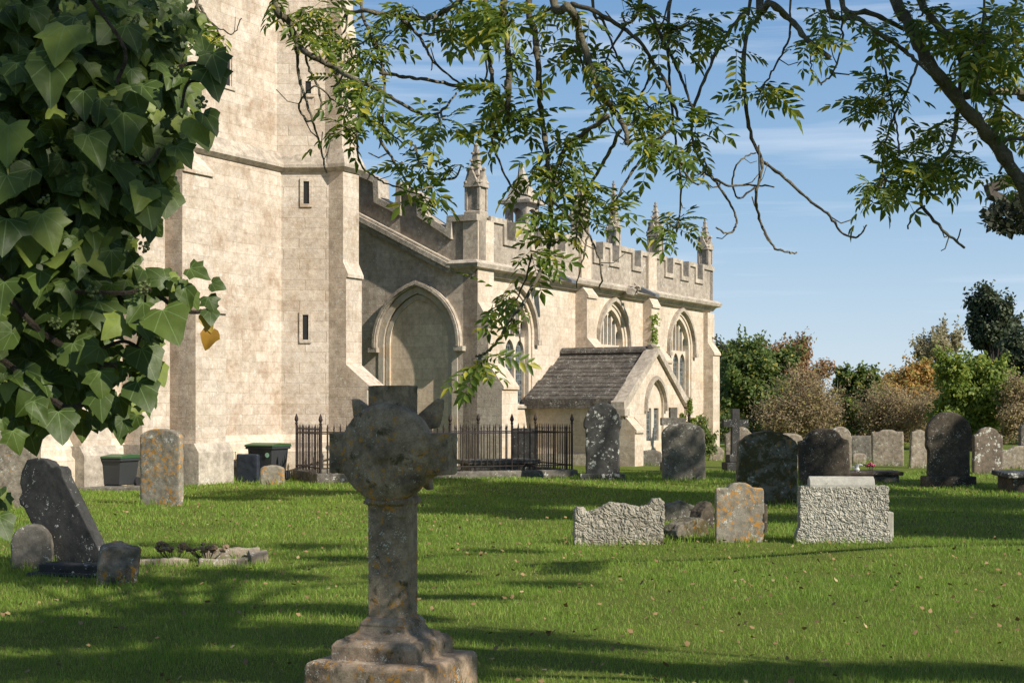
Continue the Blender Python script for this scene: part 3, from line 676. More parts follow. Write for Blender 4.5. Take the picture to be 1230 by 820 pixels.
def outl(kind, w, h):
    a = w/2; p = []
    def arc(cx, cz, rx, rz, a0, a1, n=10): return [(cx+rx*math.cos(R(a0+(a1-a0)*i/n)), cz+rz*math.sin(R(a0+(a1-a0)*i/n))) for i in range(n+1)]
    if kind == 'round': p = arc(0, h-a*.95, a, a*.95, 0, 180, 16)
    elif kind == 'segment': p = arc(0, h-a*.38, a, a*.38, 0, 180, 14)
    elif kind == 'low': p = arc(0, h-a*.55, a, a*.55, 0, 180, 14)
    elif kind == 'shoulder': p = [(a, h-a*.5), (a*.78, h-a*.46)]+arc(0, h-a*.46, a*.72, a*.46, 12, 168, 10)+[(-a*.78, h-a*.46), (-a, h-a*.5)]
    elif kind == 'ogee': p = [(a*.93, h-a*1.25), (a, h-a*1.1), (a*.97, h-a*.9), (a*.72, h-a*.8), (a*.66, h-a*.5), (a*.4, h-a*.2), (0, h), (-a*.4, h-a*.2), (-a*.66, h-a*.5), (-a*.72, h-a*.8), (-a*.97, h-a*.9), (-a, h-a*1.1), (-a*.93, h-a*1.25)]
    elif kind == 'gothic': p = [(a*.92, h-a*1.5), (a*1.04, h-a*1.38), (a*1.04, h-a*1.1)]+[(a*.93, h-a*.72), (a*.7, h-a*.36), (a*.35, h-a*.08), (0, h), (-a*.35, h-a*.08), (-a*.7, h-a*.36), (-a*.93, h-a*.72)]+[(-a*1.04, h-a*1.1), (-a*1.04, h-a*1.38), (-a*.92, h-a*1.5)]
    elif kind == 'bighead': p = [(a*.9, h-a*1.7), (a*1.0, h-a*1.55)]+arc(0, h-a, a, a, -12, 192, 18)+[(-a*1.0, h-a*1.55), (-a*.9, h-a*1.7)]
    elif kind == 'concave': p = [(a, h*.9), (a*.92, h), (a*.74, h*.98), (a*.66, h*.86), (a*.45, h*.8), (a*.1, h*.86), (-a*.2, h*.88), (-a*.5, h*.74), (-a*.7, h*.66), (-a*.8, h*.76), (-a*.95, h*.78), (-a, h*.7)]
    elif kind == 'raised': p = [(a, h-.09), (a*.97, h-.05), (a*.6, h-.05)]+arc(0, h-.05, a*.5, .06, 0, 180, 8)+[(-a*.6, h-.05), (-a*.97, h-.05), (-a, h-.09)]
    elif kind == 'wavy': p = [(a, h*.8), (a*.6, h*.86), (a*.3, h), (-a*.2, h*.97), (-a*.6, h*.8), (-a, h*.85)]
    elif kind == 'slope': p = [(a, h*.72), (a*.5, h*.9), (0, h), (-a*.6, h*.97), (-a, h*.84)]
    else: p = [(a, h), (-a, h)]
    return [(-a*(.92 if kind in ('ogee', 'gothic', 'bighead') else 1), -.12), (a*(.92 if kind in ('ogee', 'gothic', 'bighead') else 1), -.12)]+p
BASES = []
def headstone(name, label, kind, px0, px1, ytop, ybase, mat, th=.12, yaw=0, roll=0, pitch=0, cat='headstone', wr=None, base=None, group=None):
    D = Dg(ybase); X = ((px0+px1)/2-615)/F*D; w = (px1-px0)/F*D; h = (ybase-ytop)/F*D
    BASES.append((X, D+th/2, w, th))
    m = MB(); m.prism(outl(kind, w, h), lambda a, b, d: (a, d, b), -th/2, th/2)
    e = empty(name, (X, D+th/2, gh(X, D)), 0, label=label, cat=cat, group=group); e.rotation_euler = (R(pitch), R(roll), R(yaw))
    o = m.build('slab', mat, e)
    if wr: weather(o, wr[0], wr[1], wr[2] if len(wr) > 2 else .08)
    else: weather(o, max(.014, D*.0008), .022, .12)
    if base:
        q = MB(); q.box(-w*base[0]/2, w*base[0]/2, -th*1.1, th*1.1, -.1, base[1]); bevel(q.build('plinth', mat, e), .02)
    return e
HS = 'headstone'
headstone(HS, 'large pale rounded headstone at the left edge, half hidden behind the ivy', 'low', -12, 44, 513, 612, G['pale'], .14, -8, 3)
lean = headstone(HS, 'dark slate headstone with shaped top, leaning steeply to the left', 'ogee', 62, 138, 528, 686, G['dark'], .14, -22, -35, -5, wr=(.011, .008, .08))
headstone(HS, 'small dark round topped headstone left of the steeply leaning dark headstone', 'round', 12, 59, 633, 686, G['grey'], .16, 5, 0)
headstone(HS, 'stubby broken lichened stone at the foot of the steeply leaning dark headstone', 'segment', 113, 159, 657, 706, G['stub'], .26, 14, 5, wr=(.011, .09, .16))
q = MB(); q.box(-.3, .3, -.14, .14, -.1, .12); e = empty('stone_plinth', (*P(92, 0, 13.9).xy, 0), R(-14), label='low stepped dark stone base under the steeply leaning headstone', cat='stone base')
weather(q.build('slab', G['dark'], e), .014, .02); q = MB(); q.box(-.38, .38, -.22, .22, -.1, .05); bevel(q.build('step', G['dark'], e), .02)
headstone(HS, 'small grey round headstone glimpsed beyond the leaning dark headstone', 'round', 64, 86, 545, 584, G['grey'], .1, 0)
headstone(HS, 'tall buff headstone with arched top and orange lichen, alone on the left lawn', 'segment', 166, 220, 518, 610, G['orange'], .14, -18, 0)
headstone(HS, 'blue black polished headstone in front of the black wheelie bin', 'flat', 283, 312, 543, 577, G['blue'], .12, -18)
headstone(HS, 'small round orange lichened headstone beside the blue black headstone', 'segment', 312, 341, 558, 582, G['orange'], .14, 0)
headstone(HS, 'dark gothic headstone blotched with white lichen, right of the iron railings', 'gothic', 702, 746, 485, 578, G['darkspot'], .14, -8, 0, base=(1.2, .12))
headstone(HS, 'broad grey round topped headstone standing before the porch gable', 'low', 796, 848, 510, 580, G['grey'], .14, 0, -1)
headstone(HS, 'small low dark headstone at the foot of the porch wall', 'segment', 768, 795, 540, 559, G['grey'], .12, 0)
headstone(HS, 'small whitish tilted headstone in the gap right of the porch', 'slope', 851, 868, 535, 553, G['pale'], .12, 0, 12)
headstone(HS, 'buff headstone standing directly behind the dark latin cross', 'shoulder', 871, 906, 512, 562, G['pale'], .12, -6, 0)
headstone(HS, 'broad headstone smothered in dark moss, tilted to the right', 'low', 884, 957, 518, 607, G['moss'], .16, 6, 2, wr=(.014, .04, .15))
headstone(HS, 'pale headstone peeping out behind the mossy headstone', 'segment', 932, 964, 520, 562, G['pale'], .12, 0)
headstone(HS, 'dark broad headstone with curved top behind the pale rock faced block', 'shoulder', 961, 1022, 514, 585, G['brown'], .14, -6, -2)
headstone(HS, 'rounded pale headstone half hidden behind the dark curved headstone', 'round', 996, 1023, 512, 567, G['pale'], .12, 4)
headstone(HS, 'low square dark grey headstone in the back row', 'flat', 1022, 1047, 523, 553, G['grey'], .12, 0)
headstone(HS, 'tiny pale headstone in front of the low square grey one', 'segment', 1024, 1041, 544, 557, G['pale'], .1, 0)
headstone(HS, 'pale lichened headstone with shallow arched top in the back row', 'raised', 1048, 1086, 516, 559, G['pale'], .12, -8, -1)
headstone(HS, 'slim pale brown headstone leaning right beside the shallow arched one', 'raised', 1092, 1114, 516, 562, G['pale'], .12, 8, 3)
headstone(HS, 'tall black round headed headstone on a moulded base', 'bighead', 1113, 1168, 493, 583, G['brown'], .18, 0, 0, base=(1.12, .2))
headstone(HS, 'white blotched headstone with wavy top, right of the tall black headstone', 'shoulder', 1168, 1205, 513, 570, G['brown2'], .13, 10, 1)
headstone(HS, 'low lumpy lichened stone at the far right edge', 'wavy', 1203, 1246, 535, 563, G['pale'], .2, 0)
headstone(HS, 'low lumpy lichened stone just left of the one at the far right edge', 'wavy', 1196, 1212, 540, 561, G['grey'], .2, 0)
headstone(HS, 'narrow grey headstone showing at the right edge of the lawn', 'segment', 1226, 1262, 508, 562, G['grey'], .2, 0)
headstone(HS, 'rough pitted slab with scooped top lying on edge in the sunny lawn', 'concave', 689, 797, 590, 648, G['rough'], .15, 2, 1.5, wr=(.011, .045, .06))
headstone(HS, 'squat headstone covered in orange and white lichen, left of the pale block', 'raised', 860, 918, 577, 648, G['orange'], .12, 0, 0)
headstone(HS, 'dark squat headstone tight behind the orange lichened headstone', 'flat', 905, 922, 603, 642, G['brown'], .2, 0)
# rock faced block with rolled cap
D = Dg(651); e = empty('tomb_block', ((1015-615)/F*D, D+.12, 0), R(-2), label='pale rock faced memorial block with a rounded roll on top', cat='memorial')
w = 108/F*D; q = MB(); q.prism([(-w*.53, -.1), (w*.53, -.1), (w*.53, .07), (w*.49, .17), (w*.49, .62), (-w*.49, .62), (-w*.49, .17), (-w*.53, .1)], lambda a, b, d: (a, d, b), -.1, .1)
weather(q.build('block', G['block'], e), .01, .04, .045)
q = MB(); q.prism([(-.1, .6), (.1, .6), (.1, .64), (.075, .7), (0, .735), (-.075, .7), (-.1, .64)], lambda a, b, d: (d-.02, a, b), -w*.36, w*.36); bevel(q.build('rolled_cap', G['smooth'], e), .006)
q = MB(); q.box(w*.1, w*.60, .16, 1.5, -.1, .32); bevel(q.build('kerb', G['smooth'], e), .012)
# fallen fragments
for lab, px, py, w, h, d, rz, mat in (('mossy fallen stone fragment beside the rough pitted slab', 824, 640, .55, .19, .24, 40, 'moss'), ('dark broken stone wedge behind the mossy fragment', 843, 630, .26, .30, .2, 40, 'brown'), ('low grey fallen slab behind the rough pitted slab', 806, 622, .6, .24, .2, 5, 'grey')):
    Dd = Dg(py); e = empty('stone_fragment', ((px-615)/F*Dd, Dd, 0), R(rz), label=lab, cat='stone fragment'); q = MB(); q.prism([(-w/2, -.1), (w/2, -.1), (w/2, h*.7), (w*.2, h), (-w*.4, h*.6), (-w/2, h*.3)], lambda a, b, d_: (a, d_, b), -d/2, d/2); weather(q.build('slab', G[mat], e), .012, .05, .1)
# kerbed grave with withered flowers
D = 15.3; e = empty('grave_kerb', (P(232, 0, D).x, D, 0), R(12), label='broken low kerb set round an old grave on the left lawn', cat='grave kerb')
for x0, x1, y0, y1 in ((-.72, -.05, -.45, -.33), (.1, .66, .45, .6), (-.72, -.58, -.32, .3), (.55, .72, -.2, .44), (0.05, .5, -.5, -.38)):
    q = MB(); q.prism([(x0, y0), (x1, y0+.04), (x1+.02, y1), (x0, y1-.02)], plan(), -.1, .07+random.uniform(-.01, .03)); weather(q.build('kerb_stone', G['pale'], e), .012, .03, .1)
def flowers(name, c, n, r, cols, label, cat, h=.14):
    e = empty(name, c, 0, label=label, cat=cat); st = MB()
    heads = [MB() for _ in cols]
    for i in range(n):
        a = random.uniform(0, 6.28); rr = r*math.sqrt(random.random()); tip = (rr*math.cos(a)*1.6, rr*math.sin(a), h*random.uniform(.5, 1.1))
        st.tube([(tip[0]*.3, tip[1]*.3, -.02), (tip[0]*.8, tip[1]*.8, h*.4), tip], .003, 4); heads[i % len(cols)].lump(tip, random.uniform(.018, .035), (1, 1, .7), i, 2, .7, 3)
    st.build('stems', M['barkdark'], e)
    for hd, cm in zip(heads, cols): hd.build('blooms', cm, e)
    return e
fm = plain('withered bloom', (.22, .15, .09), .9, 0, .5, 60, .6); fp = plain('pink artificial flowers', (.5, .07, .16), .6); fw = plain('white ornament', (.6, .6, .58), .6)
pv = P(232, 0, 15.3); flowers('withered_flowers', (pv.x-.18, 15.25, .02), 16, .1, [fm], 'withered brown flowers inside the broken grave kerb', 'flowers', .15)
flowers('withered_flowers', (pv.x+.13, 15.35, .02), 18, .12, [fm], 'right hand clump of withered brown flowers in the broken grave kerb', 'flowers', .13)
# low slab tomb with pink flowers
D = Dg(577); e = empty('low_tomb', ((1040-615)/F*D, D, 0), 0, label='low dark slab tomb behind the pale block, carrying pink flowers', cat='tomb')
q = MB(); q.box(-.62, .62, -.3, .6, -.1, .12); bevel(q.build('body', G['grey'], e), .02); q = MB(); q.box(-.7, .7, -.36, .66, .122, .2); bevel(q.build('slab', G['brown'], e), .02)
flowers('pink_flowers', ((1045-615)/F*D, D-.1, .2), 14, .07, [fp], 'small bunch of pink flowers on the low slab tomb', 'flowers', .17)
q = MB(); q.lathe([(.04, 0), (.06, .03), (.035, .08), (.05, .14)], (0, 0, 0), 8); q.lump((.06, 0, .13), .04, (1.6, .6, .5)); q.lump((-.06, 0, .09), .03, (1.6, .5, .5))
o = q.build('ornament', fw); o.location = ((1028-615)/F*D, D-.1, .2); tag(o, 'small white bird ornament beside the pink flowers', 'ornament')
# table tomb at the right
D = Dg(589); e = empty('table_tomb', ((1232-615)/F*D, D, 0), R(-6), label='dark table tomb with overhanging slab at the right edge', cat='tomb')
q = MB(); q.box(-.3, .7, -.3, 1.0, -.1, .24); bevel(q.build('chest', G['brown'], e), .02); q = MB(); q.box(-.4, .8, -.4, 1.1, .242, .33); bevel(q.build('slab', G['darkspot'], e), .02)
# latin crosses
def latin(px, ytop, ybase, yarm, aw, t, label, mat, roll=0):
    D = Dg(ybase); s = D/F; h = (ybase-ytop)*s; za = (ybase-yarm)*s; a = aw*s/2; t = t*s/2
    e = empty('stone_cross', ((px-615)*s, D, 0), R(6), label=label, cat='stone cross'); e.rotation_euler.y = R(roll)
    q = MB(); q.prism([(-t*1.15, 0), (t*1.15, 0), (t, za-t), (a, za-t), (a, za+t), (t, za+t), (t, h), (-t, h), (-t, za+t), (-a, za+t), (-a, za-t), (-t, za-t)], lambda x, z, d: (x, d, z), -t, t); bevel(q.build('cross', mat, e), .012)
    q = MB(); q.box(-t*3, t*3, -t*3, t*3, -.1, .22); q.box(-t*2.1, t*2.1, -t*2.1, t*2.1, .22, .4); bevel(q.build('stepped_base', mat, e), .02)
latin(808.5, 489, 566, 506, 30, 9, 'grey latin cross rising behind the broad grey headstone by the porch', G['grey'])
latin(883, 491, 566, 508, 31, 9, 'dark latin cross on a stepped base between the mossy headstone and the shrub', G['dark'])

# longer unmown tufts against the stones
BASES += [((1015-615)/F*Dg(651), Dg(651)+.1, 1.05, .3), (-.6, 8.0, .66, .66), (P(232, 0, 15.3).x, 15.3, 1.4, 1.0), (P(824, 0, 17.8).x, 18.2, .6, .5)]
bx = []
for (X_, Y_, w_, t_) in BASES:
    n = int(170*(w_+t_)*(1 if Y_ < 20 else .7))
    for _ in range(n):
        if random.random() < .68: bx.append((X_+random.uniform(-.55, .55)*w_, Y_+random.choice((-1, 1, -1))*(t_/2+abs(random.gauss(0, .035))+.01), Y_))
        else: bx.append((X_+random.choice((-1, 1))*(w_/2+abs(random.gauss(0, .03))), Y_+random.uniform(-.6, .6)*t_, Y_))
bx = np.array(bx); n = len(bx); z_ = np.array([gh(a, b) for a, b in bx[:, :2]])-.01
tv = [(-.04, 0, 0), (.04, 0, 0), (.035, .55, .03), (-.025, .55, .03), (0, 1, .16)]; tf = [(0, 1, 2), (0, 2, 3), (3, 2, 4)]
up_ = np.stack([RNG.normal(0, .35, n), RNG.normal(0, .35, n), np.ones(n)], 1)
tag(scatter('long_grass', tv, tf, np.stack([bx[:, 0], bx[:, 1], z_], 1), RNG.normal(0, 1, (n, 3))*np.array([1, 1, .1])+1e-3, up_, np.where(bx[:, 2] < 20, .10, .13)*RNG.uniform(.5, 1.3, n), bpy.data.materials['grass blade']), 'longer unmown grass growing against the feet of the stones', 'grass', kind='stuff')

# ------------------------------------------------------------------ foreground wheel cross
D = 8.0; SC = F/D
CX = (472-615)/SC
e = empty('memorial_cross', (CX, D, 0), R(-21), label='big weathered stone cross with a round boss, standing in the foreground', cat='memorial cross')
z = lambda py: EYE-(py-HZ)/SC
q = MB()
cz = z(541)
q.box(-.105, .105, -.075, .075, cz, z(463)); q.box(-.325, .325, -.078, .078, z(568)-.003, z(520)); q.box(-.10, .10, -.085, .085, z(620), cz)
dm = []
for i in range(0, 9):
    a = R(90*i/8); dm.append((.25*math.sin(a) if i else .02, .12+.045*math.cos(a)))
n = 40; base = len(q.v); prof = [(.03, -.165)]+[(.25*math.sin(R(12*i)), -.10-.05*math.cos(R(12*i))) for i in range(1, 8)]+[(.252, -.085), (.252, -.03), (.22, .04), (.05, .08)]
for (r, y) in prof:
    for k in range(n): an = 2*math.pi*k/n; q.v.append((r*math.cos(an), y, cz-.01+r*math.sin(an)))
for i in range(len(prof)-1):
    for k in range(n): k2 = (k+1) % n; q.f.append((base+i*n+k, base+i*n+k2, base+(i+1)*n+k2, base+(i+1)*n+k))
q.f.append(tuple(base+k for k in range(n))); q.f.append(tuple(base+(len(prof)-1)*n+k for k in range(n)))
for sx in (-1, 1):                                               # pointed leaf ornaments in the upper and lower angles
    for sz, L_ in ((1, .98), (-1, .74)):
        q.prism([(sx*.12, cz+sz*.10), (sx*.225, cz+sz*.12), (sx*.25*L_, cz+sz*.19*L_), (sx*.258*L_, cz+sz*.268*L_), (sx*.238*L_, cz+sz*.272*L_), (sx*.18*L_, cz+sz*.235*L_), (sx*.11, cz+sz*.17)], lambda a, b, d: (a, d, b), .03, .09)
hd = q.build('cross_head', G['cross'], e); weather(hd, .0065, .005, .025, .004, .1)
q = MB(); q.prism([(-.1, -.085), (.06, -.085), (.1, -.05), (.1, .085), (-.1, .085)], plan(), z(746), z(604)); 
q.lathe([(.095, 0), (.112, .01), (.112, .03), (.095, .045)], (0, 0, z(606)), 4, True)
weather(q.build('shaft', G['cross'], e), .007, .005, .03)
q = MB(); zb = z(762)
q.lathe([(.19, 0), (.185, .02), (.14, .04), (.125, .07), (.13, .08), (.115, .10), (.10, .115)], (0, 0, zb-.015), 4, True)
q.lathe([(.235, -.19), (.235, -.03), (.215, -.005), (.19, .0)], (0, 0, zb-.005), 4, True); bevel(q.build('plinth', G['cross'], e), .01, 3)
q = MB(); q.lathe([(.335, -.3), (.335, .13), (.32, .15), (.2, .155)], (0, 0, z(786)-.155), 4, True); bevel(q.build('plinth', G['cross'], e), .012, 3)
q = MB(); q.box(-.45, .5, -.1, .4, -.08, .03); o = q.build('kerb_slab', G['dark']); o.location = ((590-615)/F*8.3, 8.35, 0); weather(o, .014, .02); tag(o, 'flat dark kerb slab in the grass at the foot of the foreground cross', 'kerb slab')

# ------------------------------------------------------------------ wheelie bins
def bin_(label, px, D, w, h, rz, body, lid):
    e = empty('wheelie_bin', ((px-615)/F*D, D, 0), R(rz), label=label, cat='wheelie bin', group='wheelie bins along the church wall')
    q = MB(); a, b = w*.42, w*.5
    vs = [(-a, -a, .06), (a, -a, .06), (a, a, .06), (-a, a, .06), (-b, -b, h-.08), (b, -b, h-.08), (b, b, h-.08), (-b, b, h-.08)]
    q.add(vs, [(3, 2, 1, 0), (4, 5, 6, 7), (0, 1, 5, 4), (1, 2, 6, 5), (2, 3, 7, 6), (3, 0, 4, 7)]); bevel(q.build('body', body, e), .02, 3)
    q = MB(); q.box(-b-.03, b+.03, -b-.03, b+.03, h-.13, h-.081); bevel(q.build('rim', body, e), .012)
    q = MB(); q.prism([(-b-.05, h-.08), (-b-.05, h-.04), (-b*.2, h), (b+.02, h-.02), (b+.06, h-.08)], lambda y, z_, d: (d, y, z_), -b-.04, b+.04); bevel(q.build('lid', lid, e), .01)
    q = MB(); q.tube([(-b+.05, b+.1, h-.12), (b-.05, b+.1, h-.12)], .016); q.build('handle', body, e)
    for s_ in (-1, 1):
        q = MB(); q.lathe([(.09, -.03), (.1, -.02), (.1, .02), (.09, .03)], (0, 0, 0), 16); o = q.build('wheel', M['dark'], e); o.location = (s_*(b-.02), a+.02, .1); o.rotation_euler = (0, R(90), 0)
    return e, b, h
bb = plain('dark grey bin plastic', (.035, .037, .04), .45, 0, .1, 4, .02); gl = plain('green bin lid', (.035, .085, .03), .45, 0, .1, 4, .02)
bin_('grey wheelie bin with green lid standing against the church buttress', 138, 29.4, .66, .64, -18, bb, gl)
e, b_, h_ = bin_('black wheelie bin with green edged lid and round sticker behind the blue black headstone', 322, 32.6, .62, .78, -25, bb, gl)
q = MB(); q.lathe([(.05, 0), (.05, .004)], (0, 0, 0), 16); o = q.build('sticker', plain('pale round sticker', (.3, .5, .35), .5), e); o.location = (b_*.6, -b_*.97-.012, h_*.68); o.rotation_euler = (R(96), 0, 0)
q = MB(); q.box(-.8, .9, -.3, .3, -.05, .05); o = q.build('flat_slab', G['grey']); o.location = (P(150, 0, 29).x, 29, 0); o.rotation_euler.z = R(8); bevel(o, .02); tag(o, 'flat grey ledger slab in the grass before the green lidded bin', 'ledger slab')

# ------------------------------------------------------------------ railed enclosure
A0 = Vector((P(385, 0, 31.6).x, 31.6, 0)); A1 = Vector((P(687, 0, 33.6).x, 33.6, 0)); ud = (A1-A0).normalized(); Wd = (A1-A0).length; dd = Vector((-ud.y, ud.x, 0)); DD = 2.1
e = empty('grave_railing', A0, math.atan2(ud.y, ud.x), label='rusty iron railing enclosure with spear finials around a family grave', cat='railing')
ZB = .22; HB = 1.2
m_ = stone('railing kerb stone', (.22, .20, .16), (.15, .13, .11), None, .6, 0, .3, .4, .4, 1.4, blotch=.02)
for (x0, x1, y0, y1) in ((-.1, Wd+.1, -.12, .12), (-.1, Wd+.1, DD-.12, DD+.12), (-.1, .12, .125, DD-.125), (Wd-.12, Wd+.1, .125, DD-.125)):
    q = MB(); q.box(x0, x1, y0, y1, -.1, ZB-.04); weather(q.build('kerb', m_, e), .025, .03, .12)
q = MB()
for zz in (ZB+.06, HB-.22):
    for y in (0, DD): q.box(0, Wd, y-.018, y+.018, zz-.012, zz+.012)
    for x in (0, Wd): q.box(x-.018, x+.018, .02, DD-.02, zz-.0121, zz+.0121)
q_ = q; 
def rail_piece(x0, x1, y0, y1, zz): 
    q = MB(); q.box(x0, x1, y0, y1, zz-.012, zz+.012); q.build('rail', M['iron'], e)
for zz in (ZB+.06, HB-.22):
    rail_piece(0, Wd, -.018, .018, zz); rail_piece(0, Wd, DD-.018, DD+.018, zz); rail_piece(-.018, .018, .02, DD-.02, zz); rail_piece(Wd-.018, Wd+.018, .02, DD-.02, zz)
q = MB(); q.lathe([(.012, 0), (.012, HB-ZB-.1), (.02, HB-ZB-.08), (.013, HB-ZB-.06), (.001, HB-ZB+.02)], (0, 0, 0), 6); proto = q.build('bar', M['iron'], e)
spots = []
nf = 40; posts = [0, 10, 20, 30, 40]
for i in range(1, nf):
    if i not in posts: spots.append((Wd*i/nf, 0))
for i in range(1, 16): spots.append((Wd, DD*i/16)); spots.append((0, DD*i/16))
for i in range(1, nf):
    if i not in posts: spots.append((Wd*i/nf, DD))
proto.location = (spots[0][0], spots[0][1], ZB-.05)
for x, y in spots[1:100]:
    c = proto.copy(); COL.objects.link(c); c.parent = e; c.location = (x, y, ZB-.05)
if len(spots) > 100:
    q = MB()
    for x, y in spots[100:]: q.lathe([(.012, 0), (.012, HB-ZB-.1), (.02, HB-ZB-.08), (.013, HB-ZB-.06), (.001, HB-ZB+.02)], (x, y, ZB-.05), 6)
    tag(q.build('bar', M['iron'], e), kind='stuff')
q = MB(); q.lathe([(.022, 0), (.022, HB-ZB)], (0, 0, 0), 8); pst = q.build('post', M['iron'], e)
q = MB(); q.lathe([(.02, 0), (.035, .03), (.02, .05), (.028, .07), (.045, .11), (.03, .17), (.002, .24)], (0, 0, HB-ZB), 8); fin = q.build('finial', M['iron'], pst)
pp = [(Wd*i/nf, y) for i in posts for y in (0, DD)]
pst.location = (pp[0][0], pp[0][1], ZB-.05)
for x, y in pp[1:]:
    c = pst.copy(); COL.objects.link(c); c.parent = e; c.location = (x, y, ZB-.05); f_ = fin.copy(); COL.objects.link(f_); f_.parent = c
e = empty('chest_tomb', (P(598, 0, 34.3).x, 34.3, 0), math.atan2(ud.y, ud.x), label='low stone chest tomb inside the iron railings', cat='tomb')
q = MB(); q.box(-.75, .75, -.35, .35, -.1, .3); weather(q.build('chest', G['grey'], e), .02, .02); q = MB(); q.box(-.85, .85, -.45, .45, .28, .38); bevel(q.build('slab', G['grey'], e), .03)
o = headstone(HS, 'dark square headstone behind the bars of the iron railings', 'flat', 616, 645, 514, 568, G['dark'], .14, -10)

# ------------------------------------------------------------------ trees beyond
def rotm(n): return RNG.normal(0, 1, (n, 3))
LT = [(0, 0, 0), (.32, .45, .06), (0, 1, 0), (-.32, .45, .06)]; LF = [(0, 1, 2, 3)]
def tree(name, label, cat, px, D, w, ytop, mat, n, lsz, shape=1., group=None, bark=None, zb=.15, dens=None, clump=26, trunk=True, y_sc=.8, twigs=0, spread=1.0, x=None, h=None):
    s = D/F; X = x if x is not None else (px-615)*s; h = h or EYE+(HZ-ytop)*s; r = w*s/2 if x is None else w/2
    e = empty(name, (X, D, 0), 0, label=label, cat=cat, group=group)
    rg = np.random.default_rng(int(abs(X*31+D*7))+3); zc = h*(.5+zb/2); hz = h*(1-zb)/2
    clump = int(clump*1.7); n = int(n*1.7); lsz *= .72; cc = []
    while len(cc) < clump:
        v = rg.uniform(-1, 1, 3)
        if .30 < (v**2).sum()**.5 < 1: cc.append(v)
    cc = np.array(cc); ph = rg.uniform(0, 6.28, 4); an = np.arctan2(cc[:, 2], cc[:, 0]); cc *= (1+.16*np.sin(an*3+ph[0])+.13*np.sin(an*5+ph[1])+.1*np.sin(an*9+ph[2]))[:, None]; cc[:, 2] = np.sign(cc[:, 2])*np.abs(cc[:, 2])**(1/shape)
    cc[:, 2] *= .86; cc[:, :2] *= .80
    cc[:, 0] *= r; cc[:, 1] *= r*y_sc; cc[:, 2] = cc[:, 2]*hz+zc
    cr = rg.uniform(.14, .34, clump)*r*spread
    k = rg.integers(0, clump, n); d = rg.normal(0, 1, (n, 3)); d /= np.linalg.norm(d, axis=1, keepdims=True)
    rad = cr[k]*(rg.uniform(.2, 1.05, n)**.6+np.abs(rg.normal(0, .16, n)))*(1+.4*np.sin(d[:, 0]*5+k)*np.cos(d[:, 2]*6+k))
    pos = cc[k]+d*rad[:, None]*np.array([1, 1, .78]); pos[:, 2] = np.maximum(pos[:, 2], .1)
    ns_ = int(clump*4); per = max(6, n//(ns_*6)); c_ = cc[rg.integers(0, clump, ns_)]; dr = (c_-np.array([0, 0, zc]))/np.array([r, r*y_sc, hz])+rg.normal(0, .35, (ns_, 3)); dr /= np.linalg.norm(dr, axis=1, keepdims=True)+1e-6; dr[:, 2] += .35
    tt = np.linspace(.25, 1, per)[None, :, None]*rg.uniform(.6, 1.2, (ns_, 1, 1)); sp_ = (c_[:, None, :]+dr[:, None, :]*tt*r*.42+rg.normal(0, .035*r, (ns_, per, 3))).reshape(-1, 3); sp_[:, 2] = np.maximum(sp_[:, 2], .1)
    pos = np.concatenate([pos, sp_]); d = np.concatenate([d, rg.normal(0, 1, sp_.shape)]); n = len(pos)
    nor = d+rg.normal(0, .6, (n, 3)); nor[:, 2] += .4
    scatter('crown', LT, LF, pos, nor, rg.normal(0, 1, (n, 3))+np.array([0, 0, -.5]), lsz*rg.uniform(.6, 1.3, n), mat, e)
    if trunk:
        b = MB(); tr = max(.05, h*.022); b.tube([(0, 0, -.2), (.03*h*.3, 0, h*.25), (-.02*h, 0, h*.5), (0, 0, h*.8)], [tr*1.3, tr, tr*.7, tr*.2], 8)
        for i in range(0, clump):
            c = cc[i]; st = min(.65, max(.12, c[2]/h*.5))*h
            b.tube([(0, 0, st), (c[0]*.5, c[1]*.5, st+(c[2]-st)*.4), tuple(c), tuple(c+(c-np.array([0, 0, zc]))*.25)], [tr*.45, tr*.3, tr*.15, tr*.05], 5)
        if twigs:
            for i in range(twigs):
                c = cc[rg.integers(0, clump)]; d_ = rg.normal(0, 1, 3); d_[2] = abs(d_[2]); d_ /= np.linalg.norm(d_); R0 = r*.3
                b.tube([tuple(c), tuple(c+d_*R0*.6), tuple(c+d_*R0*1.3+rg.normal(0, .1, 3))], [tr*.16, tr*.1, tr*.04], 3, False)
        b.build('trunk', bark or M['barkdark'], e)
    return e
M['tan'] = plain('tan twigs', (.26, .20, .14), .9, 0, .3, 5)
TM = {
 'green': leafmat('mid green tree leaf', (.075, .12, .03), (.14, .19, .05), (.34, .30, .06), .4, .55, .3, cfrac=.08),
 'yellowgreen': leafmat('yellow green tree leaf', (.12, .18, .035), (.22, .28, .05), (.38, .36, .07), .4, .55, .3, cfrac=.08),
 'brown': leafmat('autumn brown leaf', (.22, .13, .07), (.32, .19, .09), (.22, .20, .08), .3, .6, .2, cfrac=.25),
 'thicket': leafmat('thin thicket leaf', (.23, .18, .10), (.31, .245, .14), (.30, .28, .09), .35, .7, .2, cfrac=.2),
 'orange': leafmat('orange autumn leaf', (.36, .20, .06), (.42, .29, .09), (.26, .27, .08), .35, .6, .2, cfrac=.3),
 'grey': leafmat('greyish poplar leaf', (.24, .23, .14), (.32, .28, .16), (.36, .29, .12), .35, .6, .3, cfrac=.2),
 'dark': leafmat('dark evergreen leaf', (.045, .062, .032), (.08, .10, .05), None, .2, .6, .3),
 'copper': leafmat('dark hanging leaf', (.02, .028, .016), (.035, .04, .02), None, .15, .6, .3)}
GT = 'trees beyond the churchyard'
tree('tree', 'dark green tree touching the east end of the church', 'tree', 866, 82, 60, 412, TM['dark'], 9000, .34, group=GT)
